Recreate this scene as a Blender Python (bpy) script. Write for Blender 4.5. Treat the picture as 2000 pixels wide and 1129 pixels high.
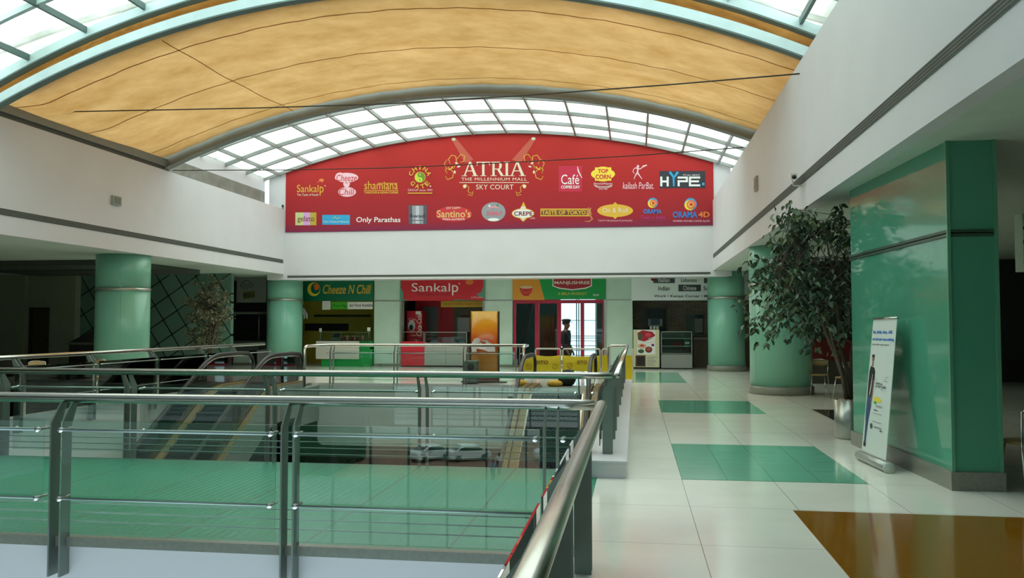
import bpy, bmesh, math, random
from mathutils import Vector, Matrix
random.seed(7)
S = bpy.context.scene
for o in list(bpy.data.objects): bpy.data.objects.remove(o)
COL = S.collection
PI = math.pi
# ------------------------------------------------------------------ camera
H, F, YAW, PITCH = 1.6, 1646.7, .1448, .0415
cam = bpy.data.cameras.new('camera'); camo = bpy.data.objects.new('camera', cam); COL.objects.link(camo)
cam.sensor_width = 36; cam.lens = F/2000*36; cam.clip_end = 500; cam.clip_start = .05
camo.location = (0, 0, H); camo.rotation_euler = (PI/2+PITCH, 0, YAW)
S.camera = camo
# ------------------------------------------------------------------ sky, exposure
W = bpy.data.worlds.new('overcast_sky'); S.world = W; W.use_nodes = True
wn = W.node_tree.nodes; wl = W.node_tree.links
bg = wn['Background']; bg.inputs['Strength'].default_value = 3.85
tc = wn.new('ShaderNodeTexCoord'); sx = wn.new('ShaderNodeSeparateXYZ'); rp = wn.new('ShaderNodeValToRGB')
wl.new(tc.outputs['Generated'], sx.inputs[0]); wl.new(sx.outputs['Z'], rp.inputs[0]); wl.new(rp.outputs[0], bg.inputs[0])
rp.color_ramp.elements[0].color = (.46, .60, .68, 1); rp.color_ramp.elements[1].color = (.91, 1, .985, 1)
rp.color_ramp.elements[0].position = 0; rp.color_ramp.elements[1].position = .5
vs = S.view_settings; vs.view_transform = 'Standard'; vs.look = 'None'; vs.gamma = 1; vs.use_curve_mapping = False; vs.exposure = 0.0
cy = S.cycles
cy.max_bounces = 8; cy.diffuse_bounces = 4; cy.glossy_bounces = 4; cy.transmission_bounces = 6; cy.transparent_max_bounces = 40
cy.use_denoising = True; cy.caustics_reflective = False; cy.caustics_refractive = False; cy.sample_clamp_indirect = 6
# ------------------------------------------------------------------ helpers
_c, _s, _cp, _sp = math.cos(YAW), math.sin(YAW), math.cos(PITCH), math.sin(PITCH)
def at(px, py, **k):
    "point of the place seen at a photo position, on the plane X=, Y= or Z="
    a = (px-1000)/F; b = -(py-564.5)/F
    d = Vector((-_s*_cp, _c*_cp, _sp)) + a*Vector((_c, _s, 0)) + b*Vector((_s*_sp, -_c*_sp, _cp))
    (ax, v), = k.items(); i = 'XYZ'.index(ax); o = Vector((0, 0, H))
    return o + d*((v-o[i])/d[i])
def lin(c):
    return tuple(((v/255)/12.92 if v/255 <= .04045 else ((v/255+.055)/1.055)**2.4) for v in c) + (1,)
MATS = {}
def P(name, rgb, rough=.5, metal=0, spec=.5, var=0, scale=3, coat=0, bump=0, emit=0, trans=0):
    if name in MATS: return MATS[name]
    m = bpy.data.materials.new(name); m.use_nodes = True; nt = m.node_tree; b = nt.nodes['Principled BSDF']
    b.inputs['Base Color'].default_value = lin(rgb); b.inputs['Roughness'].default_value = rough
    b.inputs['Metallic'].default_value = metal; b.inputs['Specular IOR Level'].default_value = spec
    b.inputs['Coat Weight'].default_value = coat; b.inputs['Coat Roughness'].default_value = .03
    if emit: b.inputs['Emission Color'].default_value = lin(rgb); b.inputs['Emission Strength'].default_value = emit
    if var or bump:
        t = nt.nodes.new('ShaderNodeTexCoord'); n = nt.nodes.new('ShaderNodeTexNoise'); n.inputs['Scale'].default_value = scale; n.inputs['Detail'].default_value = 5
        nt.links.new(t.outputs['Object'], n.inputs['Vector'])
        if var:
            r = nt.nodes.new('ShaderNodeMapRange'); r.inputs['To Min'].default_value = 1-var; r.inputs['To Max'].default_value = 1+var
            r.inputs['From Min'].default_value = .25; r.inputs['From Max'].default_value = .75
            mx = nt.nodes.new('ShaderNodeVectorMath'); mx.operation = 'SCALE'; mx.inputs[0].default_value = lin(rgb)[:3]
            nt.links.new(n.outputs['Fac'], r.inputs['Value']); nt.links.new(r.outputs[0], mx.inputs['Scale']); nt.links.new(mx.outputs[0], b.inputs['Base Color'])
        if bump:
            bp = nt.nodes.new('ShaderNodeBump'); bp.inputs['Strength'].default_value = bump; bp.inputs['Distance'].default_value = .01
            nt.links.new(n.outputs['Fac'], bp.inputs['Height']); nt.links.new(bp.outputs[0], b.inputs['Normal'])
    MATS[name] = m; return m
def glass_mat(name, tint, refl=1.5, rough=0.0):
    m = bpy.data.materials.new(name); m.use_nodes = True; nt = m.node_tree; nt.nodes.remove(nt.nodes['Principled BSDF'])
    tr = nt.nodes.new('ShaderNodeBsdfTransparent'); tr.inputs[0].default_value = (*tint, 1)
    gl = nt.nodes.new('ShaderNodeBsdfGlossy'); gl.inputs['Roughness'].default_value = rough
    fr = nt.nodes.new('ShaderNodeFresnel'); fr.inputs['IOR'].default_value = 1.5
    # the same reflection from either side of the pane
    mu = nt.nodes.new('ShaderNodeMath'); mu.operation = 'MULTIPLY'; mu.inputs[1].default_value = refl; mu.use_clamp = True
    lw = nt.nodes.new('ShaderNodeLayerWeight'); lw.inputs['Blend'].default_value = .25
    mi = nt.nodes.new('ShaderNodeMixShader')
    nt.links.new(lw.outputs['Fresnel'], mu.inputs[0]); nt.links.new(mu.outputs[0], mi.inputs[0])
    nt.links.new(tr.outputs[0], mi.inputs[1]); nt.links.new(gl.outputs[0], mi.inputs[2]); nt.links.new(mi.outputs[0], nt.nodes['Material Output'].inputs[0])
    nt.nodes.remove(fr); MATS[name] = m; return m
class MB:
    "collects shapes and links them as one mesh object; faces may carry different materials"
    def __init__(s, m=None): s.v = []; s.f = []; s.mi = []; s.ms = []; s.cur = 0; s.smooth = []; s.sm = False; (s.mat(m) if m else None)
    def mat(s, m):
        if m not in s.ms: s.ms.append(m)
        s.cur = s.ms.index(m); return s
    def add(s, vs, fs):
        n = len(s.v); s.v += [tuple(v) for v in vs]
        for f in fs: s.f.append(tuple(i+n for i in f)); s.mi.append(s.cur); s.smooth.append(s.sm)
        return s
    def box(s, x0, x1, y0, y1, z0, z1):
        return s.add([(x0,y0,z0),(x1,y0,z0),(x1,y1,z0),(x0,y1,z0),(x0,y0,z1),(x1,y0,z1),(x1,y1,z1),(x0,y1,z1)],
                     [(3,2,1,0),(4,5,6,7),(0,1,5,4),(1,2,6,5),(2,3,7,6),(3,0,4,7)])
    def prism(s, pts, d):
        "closed polygon (3D points) extruded along vector d"
        n = len(pts); d = Vector(d); a = [Vector(p) for p in pts]; b = [p+d for p in a]
        return s.add(a+b, [tuple(range(n))[::-1], tuple(range(n, 2*n))] + [(i, (i+1) % n, n+(i+1) % n, n+i) for i in range(n)])
    def bar(s, a, b, w, h, up=(0,0,1)):
        a, b = Vector(a), Vector(b); t = (b-a).normalized(); u = t.cross(Vector(up)).normalized(); n = u.cross(t)
        return s.prism([a-u*w/2-n*h/2, a+u*w/2-n*h/2, a+u*w/2+n*h/2, a-u*w/2+n*h/2], b-a)
    def tube(s, pts, r, n=10, caps=True):
        pts = [Vector(p) for p in pts]; rs = r if isinstance(r, (list, tuple)) else [r]*len(pts); vs = []; fs = []
        t0 = (pts[1]-pts[0]).normalized(); u = t0.orthogonal().normalized()
        for i, p in enumerate(pts):
            t = (pts[min(i+1, len(pts)-1)]-pts[max(i-1, 0)]).normalized()
            u = (u-t*u.dot(t)).normalized(); w = t.cross(u)
            vs += [p+(u*math.cos(k*2*PI/n)+w*math.sin(k*2*PI/n))*rs[i] for k in range(n)]
            if i: fs += [((i-1)*n+k, (i-1)*n+(k+1) % n, i*n+(k+1) % n, i*n+k) for k in range(n)]
        if caps: fs += [tuple(range(n))[::-1], tuple((len(pts)-1)*n+k for k in range(n))]
        sm = s.sm; s.sm = True; s.add(vs, fs); s.sm = sm; return s
    def lathe(s, prof, c=(0,0,0), n=32, a0=0, a1=2*PI):
        full = abs(a1-a0-2*PI) < 1e-6; m = n if full else n+1; vs = []; fs = []
        for r, z in prof: vs += [(c[0]+r*math.cos(a0+(a1-a0)*k/n), c[1]+r*math.sin(a0+(a1-a0)*k/n), c[2]+z) for k in range(m)]
        for i in range(len(prof)-1):
            for k in range(n): fs.append((i*m+k, i*m+(k+1) % m, (i+1)*m+(k+1) % m, (i+1)*m+k))
        if full:
            fs.append(tuple(range(m))[::-1]); fs.append(tuple((len(prof)-1)*m+k for k in range(m)))
        return s.add(vs, fs)
    def ball(s, c, r, n=10):
        rx, ry, rz = r if isinstance(r, (list, tuple)) else (r, r, r); vs = []; fs = []; h = n
        for i in range(1, h):
            for k in range(2*n): vs.append((c[0]+rx*math.sin(PI*i/h)*math.cos(PI*k/n), c[1]+ry*math.sin(PI*i/h)*math.sin(PI*k/n), c[2]+rz*math.cos(PI*i/h)))
        m = 2*n
        for i in range(h-2): fs += [(i*m+k, (i+1)*m+k, (i+1)*m+(k+1) % m, i*m+(k+1) % m) for k in range(m)]
        vs += [(c[0], c[1], c[2]+rz), (c[0], c[1], c[2]-rz)]; t, b = len(vs)-2, len(vs)-1
        fs += [(t, k, (k+1) % m) for k in range(m)] + [(b, (h-2)*m+(k+1) % m, (h-2)*m+k) for k in range(m)]
        sm = s.sm; s.sm = True; s.add(vs, fs); s.sm = sm; return s
    def build(s, name, parent=None, bevel=0):
        me = bpy.data.meshes.new(name); me.from_pydata(s.v, [], s.f)
        for m in s.ms: me.materials.append(m)
        me.polygons.foreach_set('material_index', s.mi); me.polygons.foreach_set('use_smooth', s.smooth)
        me.update()
        return link(name, me, parent, bevel)
def link(name, me, parent=None, bevel=0):
    o = bpy.data.objects.new(name, me); COL.objects.link(o)
    if parent is not None:
        o.parent = parent
        o.location = -parent.location if parent.parent is None and False else (0, 0, 0)
    if bevel:
        b = o.modifiers.new('bevel', 'BEVEL'); b.width = bevel; b.segments = 2; b.limit_method = 'ANGLE'
    return o
def tag(o, label, cat, group=None):
    o['label'] = label; o['category'] = cat
    if group: o['group'] = group
    return o
def thing(name, label, cat, group=None, loc=None):
    "an Empty that parents the parts; meshes are given in place coordinates unless loc moves the whole"
    o = bpy.data.objects.new(name, None); COL.objects.link(o); o.empty_display_size = .2
    if loc: o.location = loc
    return tag(o, label, cat, group)
def struct(mb, name, bevel=0):
    o = mb.build(name, None, bevel); o['kind'] = 'structure'; return o
def copy_tree(o, parent=None):
    c = o.copy(); COL.objects.link(c)
    if parent is not None: c.parent = parent
    for ch in list(o.children): copy_tree(ch, c)
    return c
_tx = {}
def text_geo(st, bold=0, shear=0, spacing=1.0):
    k = (st, bold, shear, spacing)
    if k in _tx: return _tx[k]
    cu = bpy.data.curves.new('lettering', 'FONT'); cu.body = st; cu.offset = bold; cu.shear = shear; cu.space_character = spacing; cu.resolution_u = 3
    cu.fill_mode = 'FRONT'
    o = bpy.data.objects.new('lettering', cu); COL.objects.link(o)
    dg = bpy.context.evaluated_depsgraph_get(); dg.update()
    me = bpy.data.meshes.new_from_object(o.evaluated_get(dg))
    vs = [tuple(v.co) for v in me.vertices]; fs = [tuple(p.vertices) for p in me.polygons]
    bpy.data.objects.remove(o); bpy.data.meshes.remove(me); bpy.data.curves.remove(cu)
    x0 = min(v[0] for v in vs); x1 = max(v[0] for v in vs); y0 = min(v[1] for v in vs); y1 = max(v[1] for v in vs)
    g = ([((v[0]-x0)/(x1-x0), (v[1]-y0)/(y1-y0)) for v in vs], fs); _tx[k] = g; return g
class Print:
    "flat printing on a face: (u,v) are fractions or photo positions mapped to the face by fn; each layer lies a little further out"
    def __init__(s, fn, out, step=.0015, base=.002): s.fn = fn; s.out = Vector(out); s.step = step; s.base = base; s.mb = MB(); s.n = 0; s.k = 0
    def _put(s, pts, fs, m):
        s.mb.mat(m); s.k += 1; off = s.out*(s.base+s.n*s.step+s.k*.0004)
        s.mb.add([s.fn(*p)+off for p in pts], fs)
    def lay(s, n): s.n = n; return s
    def poly(s, pts, m): s._put(pts, [tuple(range(len(pts)))], m); return s
    def rect(s, x0, x1, y0, y1, m): return s.poly([(x0, y0), (x1, y0), (x1, y1), (x0, y1)], m)
    def ell(s, cx, cy_, rx, ry, m, a0=0, a1=2*PI, n=28):
        return s.poly([(cx+rx*math.cos(a0+(a1-a0)*k/n), cy_+ry*math.sin(a0+(a1-a0)*k/n)) for k in range(n if abs(a1-a0) > 6.28 else n+1)], m)
    def text(s, st, x0, x1, y0, y1, m, bold=0, shear=0, spacing=1.0, mirror=False, rot=0):
        g, fs = text_geo(st, bold, shear, spacing)
        pts = [((x1-(x1-x0)*u if mirror else x0+(x1-x0)*u), y1+(y0-y1)*v) for u, v in g]
        if rot:
            cx, cy_ = (x0+x1)/2, (y0+y1)/2
            pts = [(cx+(p[0]-cx)*math.cos(rot)-(p[1]-cy_)*math.sin(rot), cy_+(p[0]-cx)*math.sin(rot)+(p[1]-cy_)*math.cos(rot)) for p in pts]
        s._put(pts, fs, m); return s
    def stroke(s, pts, w, m):
        "a brush line; w may taper (list)"
        ws = w if isinstance(w, (list, tuple)) else [w]*len(pts); L = []; R = []
        for i, p in enumerate(pts):
            a = pts[max(i-1, 0)]; b = pts[min(i+1, len(pts)-1)]; dx, dy = b[0]-a[0], b[1]-a[1]; l = math.hypot(dx, dy) or 1
            L.append((p[0]-dy/l*ws[i]/2, p[1]+dx/l*ws[i]/2)); R.append((p[0]+dy/l*ws[i]/2, p[1]-dx/l*ws[i]/2))
        n = len(pts); s._put(L+R, [(i, i+1, n+i+1, n+i) for i in range(n-1)], m); return s
    def arc(s, cx, cy_, r, a0, a1, w, m, n=14, ry=None):
        return s.stroke([(cx+r*math.cos(a0+(a1-a0)*k/n), cy_+(ry or r)*math.sin(a0+(a1-a0)*k/n)) for k in range(n+1)], w, m)
    def build(s, name, parent): return s.mb.build(name, parent)
def facing(Y):
    "photo position -> point on a face looking towards -Y"
    return lambda x, y: at(x, y, Y=Y)
# ------------------------------------------------------------------ materials
white = P('white_paint', (213, 211, 213), .6, var=.03, scale=1.2)
soffit = P('soffit_paint', (200, 212, 200), .7, var=.04)
steel = P('brushed_steel', (190, 188, 180), .26, 1, var=.05, scale=8)
postm = P('satin_steel_plate', (128, 138, 130), .5, .65, var=.06, scale=6)
chrome = P('polished_chrome', (215, 215, 212), .12, 1)
granite = P('grey_granite', (128, 130, 118), .3, var=.12, scale=30)
green_glass = P('green_backed_glass', (124, 184, 160), .3, spec=.4, var=.05, scale=.8, coat=.15)
green_dark = P('dark_green_backed_glass', (40, 100, 78), .1, spec=.8, var=.04, scale=.7, coat=1)
pil_glass = P('green_cladding_glass', (84, 158, 130), .08, spec=.5, var=.06, scale=.5, coat=.25)
pilas = P('pale_green_glass', (200, 222, 208), .2, spec=.5, var=.06, scale=2)
black = P('black', (14, 15, 15), .5)
dark = P('dark_void', (26, 28, 26), .8)
pane = glass_mat('clear_green_glass', (.89, .962, .935), 2.6)
panec = glass_mat('clear_glass', (.95, .98, .97), 1.0)
doorg = glass_mat('shop_glass', (.80, .88, .88), 1.2)
vent_m = P('vent_grey', (112, 116, 108), .6)
vent_d = P('vent_slot', (62, 66, 60), .7)
# floor: polished pale tiles with thin joints
def tile_mat(name, rgb, sx_, sy_, joint, ox=0, oy=0, rough=.12, rib=0, jw=.006):
    m = bpy.data.materials.new(name); m.use_nodes = True; nt = m.node_tree; b = nt.nodes['Principled BSDF']; N = nt.nodes.new; L = nt.links.new
    g = N('ShaderNodeTexCoord'); sp = N('ShaderNodeSeparateXYZ'); L(g.outputs['Object'], sp.inputs[0])
    def fr(axis, size, off):
        a = N('ShaderNodeMath'); a.operation = 'ADD'; a.inputs[1].default_value = -off+1000*size; L(sp.outputs[axis], a.inputs[0])
        d = N('ShaderNodeMath'); d.operation = 'MODULO'; d.inputs[1].default_value = size; L(a.outputs[0], d.inputs[0])
        c = N('ShaderNodeMath'); c.operation = 'LESS_THAN'; c.inputs[1].default_value = jw; L(d.outputs[0], c.inputs[0]); return c, a
    jx, ax = fr('X', sx_, ox); jy, _ = fr('Y', sy_, oy)
    mx = N('ShaderNodeMath'); mx.operation = 'MAXIMUM'; L(jx.outputs[0], mx.inputs[0]); L(jy.outputs[0], mx.inputs[1])
    n = N('ShaderNodeTexNoise'); n.inputs['Scale'].default_value = 1.3; n.inputs['Detail'].default_value = 6; L(g.outputs['Object'], n.inputs['Vector'])
    r = N('ShaderNodeMapRange'); r.inputs['From Min'].default_value = .3; r.inputs['From Max'].default_value = .7; r.inputs['To Min'].default_value = .93; r.inputs['To Max'].default_value = 1.04; L(n.outputs['Fac'], r.inputs['Value'])
    sc = N('ShaderNodeVectorMath'); sc.operation = 'SCALE'; sc.inputs[0].default_value = lin(rgb)[:3]; L(r.outputs[0], sc.inputs['Scale'])
    mc = N('ShaderNodeMix'); mc.data_type = 'RGBA'; L(mx.outputs[0], mc.inputs[0]); L(sc.outputs[0], mc.inputs[6]); mc.inputs[7].default_value = lin(joint)
    L(mc.outputs[2], b.inputs['Base Color']); b.inputs['Roughness'].default_value = rough
    if rib:
        w = N('ShaderNodeMath'); w.operation = 'PINGPONG'; w.inputs[1].default_value = rib/2; L(ax.outputs[0], w.inputs[0])
        bp = N('ShaderNodeBump'); bp.inputs['Strength'].default_value = .28; bp.inputs['Distance'].default_value = .15; L(w.outputs[0], bp.inputs['Height']); L(bp.outputs[0], b.inputs['Normal'])
    MATS[name] = m; return m
floor_m = tile_mat('polished_pale_tile', (238, 238, 226), .92, 1.31, (150, 148, 138), .463, 8.93, .11)
panel_m = tile_mat('green_floor_glass', (112, 180, 154), .46, .65, (92, 158, 132), .463, 8.93, .1, jw=.012)
bridge_m = tile_mat('ribbed_green_glass', (44, 138, 106), 1.08, 5.0, (66, 104, 80), -.25, 0, .34, rib=.075, jw=.02)
orange_f = P('amber_floor_glass', (136, 88, 6), .1, var=.05, scale=2)
dkgreen_f = P('dark_floor_glass', (24, 54, 48), .12)
# ------------------------------------------------------------------ the shell
XR, XL, YF, ZS, ZT, ZB, ZF = 2.60, -12.50, 28.80, 3.39, 5.74, 4.90, 3.19
XC = (XL+XR)/2; RA = 24.2; APEX = 8.33
def vault(x, drop=0): return APEX-RA+math.sqrt(RA*RA-(x-XC)**2)-drop
YD = 31.0     # the line of shop fronts
m = MB(floor_m)
m.box(-.40, 13, -6, 22.0, -.3, 0).box(-24, 13, 22.0, 35, -.3, 0).box(-24, -10.55, -6, 22.0, -.3, 0)
struct(m, 'floor')
m = MB(bridge_m).box(-10.55, -.40, 5.93, 9.36, -.06, 0); struct(m, 'floor_bridge')
m = MB(white).box(-10.55, -.40, 5.90, 5.93, -1.2, -.07).box(-10.55, -.40, 9.36, 9.4, -1.2, -.07); m.mat(granite).box(-10.55, -.40, 5.86, 5.93, -.07, 0.0); struct(m, 'trim_1')
# inlaid floor glass
def inlay(x0, x1, y0, y1, mat, label):
    o = MB(mat).box(x0, x1, y0, y1, -.004, .004).build('floor_panel'); tag(o, label, 'floor panel', 'glass panels set in the floor')
inlay(.463, 2.30, 8.93, 11.52, panel_m, 'large green glass floor panel nearest the leaning poster stand')
inlay(.463, 2.30, 15.55, 18.05, panel_m, 'second green glass floor panel, beside the round green column')
inlay(-.08, 1.38, 23.4, 28.4, panel_m, 'grey-green floor panel in front of the cream food cabinet')
inlay(1.33, 4.6, 4.6, 7.57, orange_f, 'amber brown floor panel at the near right')
inlay(3.26, 5.1, 13.2, 16.5, dkgreen_f, 'very dark green floor panel behind the steel planter')
# walls over the openings
m = MB(white); m.box(XR, XR+.18, -6, YF+.02, ZS, ZT).box(XR+.18, XR+.9, -6, YF, ZT-.4, ZT-.2); m.box(XR+.72, XR+.9, -6, YF, ZT-.2, 7.05); struct(m, 'wall_right')
m = MB(white); m.box(XL-.18, XL, -6, YF+.02, ZS, ZT).box(XL-.9, XL-.18, -6, YF, ZT-.4, ZT-.2); struct(m, 'wall_left')
blk = P('raw_concrete_block', (132, 128, 118), .9, var=.22, scale=2.5, bump=.4)
m = MB(blk).box(XL-.95, XL-.75, 21, YF, ZT-.4, 6.39); struct(m, 'trim_2')
m = MB(white).box(XL-.95, XL-.75, -6, YF, 6.39, 7.12).box(XL-.95, XL-.75, -6, 21, 5, 6.39); struct(m, 'wall_left_upper')
m = MB(white)
arc = [(XL-.6+(XR-XL+1.2)*k/40) for k in range(41)]
pts = [(arc[0], YF, ZF+.01)]+[(arc[-1], YF, ZF+.01)]+[(x, YF, vault(x)-.04) for x in arc[::-1]]
m.prism(pts, (0, .25, 0)); m.box(XL-.62, XR+.48, YF-.02, YF+.9, ZF, ZS); struct(m, 'wall_far')
m = MB(soffit); m.box(XR+.18, 13, -6, 35, ZS, ZS+.12).box(-24, XL-.18, -6, 35, ZS, ZS+.12).box(XL-.18, XR+.18, YF+.25, 35, ZS, ZS+.12); struct(m, 'ceiling')
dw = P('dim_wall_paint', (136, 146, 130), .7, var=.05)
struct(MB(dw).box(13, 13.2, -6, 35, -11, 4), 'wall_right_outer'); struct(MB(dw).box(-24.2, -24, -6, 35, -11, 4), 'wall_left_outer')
# void sides (slab edges) and the level below
bulk = P('pale_grey_panel', (206, 212, 208), .55, var=.04)
m = MB(bulk)
xa, xb = at(622, 760, Y=22).x, at(992, 760, Y=22).x
za = at(700, 870, Y=22).z
m.prism([(xa, 21.95, 0), (xb, 21.95, 0), (xb, 21.95, za), (xa+.15, 21.95, za), (xa+.04, 21.95, za+.05), (xa, 21.95, za+.16)], (0, .12, 0)); struct(m, 'wall_void_far')
struct(MB(bulk).box(-10.58, -10.5, 9.4, 22.0, -2.2, 0).box(-10.58, -10.5, -6, 5.9, -1.0, 0), 'wall_void_left')
struct(MB(bulk).box(-.60, -.40, 9.4, 22.0, -1.3, -.0).box(-.44, -.40, -6, 5.9, -1.0, 0), 'wall_void_right')
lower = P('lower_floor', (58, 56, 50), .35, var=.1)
struct(MB(lower).box(-24, 13, 9, 35, -5.2, -5.0), 'floor_lower'); struct(MB(P('lower_wall', (48, 58, 54), .5, var=.2)).box(-24, 13, 27, 27.2, -5, -.4).box(-10.7, -10.58, 9, 27, -5, -2.2).box(-.26, -.2, 9, 27, -5, -1.3), 'wall_lower')  # dark floor and wall colours stand in for shade in the void
# kerb under the long right-hand railing
m = MB(white).box(-.58, -.11, 8.88, 22.0, 0, .15); m.box(-.60, -.09, 8.86, 21.94, .155, .18); struct(m, 'trim_3')
# ------------------------------------------------------------------ slot diffusers along the white walls
def diffuser(label, a, b, h, out, n=4):
    a, b, out = Vector(a), Vector(b), Vector(out); t = thing('slot_diffuser', label, 'air vent', 'slot air diffusers along the white walls')
    up = Vector((0, 0, 1))
    mb = MB(vent_m); mb.prism([a-up*h/2, b-up*h/2, b+up*h/2, a+up*h/2], out*.012); mb.build('frame', t)
    mb = MB(vent_d)
    for k in range(n):
        z = -h/2+h*(k+.5)/n; mb.prism([a+out*.012+up*(z-h/n*.28), b+out*.012+up*(z-h/n*.28), b+out*.012+up*(z+h/n*.28), a+out*.012+up*(z+h/n*.28)], out*.003)
    mb.build('slot', t)
diffuser('long slot air vent along the right white wall', (XR, -2, 3.86), (XR, YF-.1, 3.86), .13, (-1, 0, 0))
diffuser('long slot air vent along the left white wall', (XL, -2, 3.845), (XL, YF-.1, 3.845), .13, (1, 0, 0))
diffuser('slot air vent along the bottom of the far white wall', (XL+.15, YF-.02, 3.30), (XR-.1, YF-.02, 3.30), .075, (0, -1, 0), 2)
# ------------------------------------------------------------------ glass roof
rg = bpy.data.materials.new('skylight_sheet'); rg.use_nodes = True; nt = rg.node_tree; nt.nodes.remove(nt.nodes['Principled BSDF'])
tr = nt.nodes.new('ShaderNodeBsdfTransparent'); tl = nt.nodes.new('ShaderNodeBsdfTranslucent'); mi = nt.nodes.new('ShaderNodeMixShader')
tcn = nt.nodes.new('ShaderNodeTexCoord'); no = nt.nodes.new('ShaderNodeTexNoise'); no.inputs['Scale'].default_value = 1.1; no.inputs['Detail'].default_value = 8
cr = nt.nodes.new('ShaderNodeValToRGB'); cr.color_ramp.elements[0].color = (.62, .66, .60, 1); cr.color_ramp.elements[1].color = (.95, .97, .95, 1); cr.color_ramp.elements[0].position = .25; cr.color_ramp.elements[1].position = .6
nt.links.new(tcn.outputs['Object'], no.inputs['Vector']); nt.links.new(no.outputs['Fac'], cr.inputs[0]); nt.links.new(cr.outputs[0], tr.inputs[0]); nt.links.new(cr.outputs[0], tl.inputs[0])
mi.inputs[0].default_value = .18; nt.links.new(tr.outputs[0], mi.inputs[1]); nt.links.new(tl.outputs[0], mi.inputs[2]); nt.links.new(mi.outputs[0], nt.nodes['Material Output'].inputs[0])
bar_g = P('grey_glazing_bar', (142, 144, 140), .5); bar_b = P('blue_grey_painted_steel', (206, 228, 230), .45, var=.06, scale=4); bar_d = P('dark_glazing_bar', (96, 116, 112), .5)
beam_g = P('grey_painted_steel', (132, 134, 128), .5, var=.08, scale=3)
RB = 19.9; XCB = -4.5
def varch(x, drop=0): return 7.75-RB+math.sqrt(RB*RB-(x-XCB)**2)-drop
def vblue(x, drop=0): return 7.86-17.5+math.sqrt(17.5**2-(x+4.4)**2)-drop
X0, X1 = XL-.75, XR+.75
def arc_sheet(mb, x0, x1, y0, y1, d0, d1, n, vault=vault):
    "curved slab between two depths below the vault"
    xs = [x0+(x1-x0)*k/n for k in range(n+1)]; vs = []; fs = []
    for x in xs: vs += [(x, y0, vault(x, d0)), (x, y1, vault(x, d0)), (x, y0, vault(x, d1)), (x, y1, vault(x, d1))]
    for k in range(n):
        a, b = 4*k, 4*k+4; fs += [(a, a+1, b+1, b), (a+2, b+2, b+3, a+3), (a, b, b+2, a+2), (a+1, a+3, b+3, b+1)]
    fs += [(0, 2, 3, 1), (4*n, 4*n+1, 4*n+3, 4*n+2)]
    sm = mb.sm; mb.add(vs, fs); return mb
def bay(label, y0, y1, arcs, mat_arc, mat_long, vault=vault):
    t = thing('glass_roof', label, 'skylight', 'bays of the vaulted glass roof')
    arc_sheet(MB(rg), X0, X1, y0, y1, -.02, .0, 40, vault).build('glazing', t)
    for y in arcs: arc_sheet(MB(mat_arc), X0, X1, y-.045, y+.045, .0, .11, 40, vault).build('arched_bar', t)
    k = 0
    while True:
        x = XC+1.19*(k+.5)
        if x > X1: break
        for xx in {x, 2*XC-x}:
            z = vault(xx); MB(mat_long).prism([(xx-.03, y0, z-.12), (xx+.03, y0, z-.12), (xx+.03, y0, z-.005), (xx-.03, y0, z-.005)], (0, y1-y0, 0)).build('glazing_bar', t)
        k += 1
bay('grey-barred glass roof bay above the red banner', 21.3, YF, [22.6, 24.2, 25.8, 27.3, 28.7], bar_g, bar_g)
bay('blue-barred glass roof bay nearest of all, in front of the pale blue arches', 7.4, 14.5, [7.8, 9.3, 10.6, 11.9, 13.15], bar_b, bar_d, lambda x, drop=0: vblue(x, drop-.42))
t = thing('glass_roof', 'middle glass roof bay hidden above the orange fabric', 'skylight', 'bays of the vaulted glass roof')
arc_sheet(MB(rg), X0, X1, 14.55, 21.3, -.02, .0, 40).build('glazing', t)
for y in (15, 16.6, 18.2, 19.8): arc_sheet(MB(bar_g), X0, X1, y-.045, y+.045, .0, .1, 30).build('arched_bar', t)
struct(arc_sheet(MB(white), X0-.2, X1+.2, -6, 7.4, -.1, .1, 30), 'ceiling_vault')  # unseen opaque roof, its edge set to limit light on the near walls
def beam(label, y, w, d0, d1, mat, varch=varch):
    t = thing('arched_beam', label, 'beam', 'steel arches carrying the roof')
    arc_sheet(MB(mat), X0, X1, y-.02, y+.02, d0, d1, 48, varch).build('web', t)
    arc_sheet(MB(mat), X0, X1, y-w/2, y+w/2, d1-.03, d1, 48, varch).build('flange', t)
    arc_sheet(MB(mat), X0, X1, y-w/2, y+w/2, d0, d0+.03, 48, varch).build('flange', t)
beam('grey steel arch between orange fabric and far glazing', 21.1, .26, -.38, .27, beam_g)
for d0, d1, lb in ((.04, .26, 'pale blue steel arch at the front edge of the orange canvas, lower of two'), (-.40, -.18, 'pale blue steel arch just under the near glazing, upper of two')):
    t = thing('arched_beam', lb, 'beam', 'steel arches carrying the roof')
    arc_sheet(MB(bar_b), X0, X1, 14.48, 14.62, d0, d1-.03, 64, vblue).build('web', t)
    arc_sheet(MB(bar_d), X0, X1, 14.46, 14.64, d1-.03, d1, 64, vblue).build('flange', t)
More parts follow.
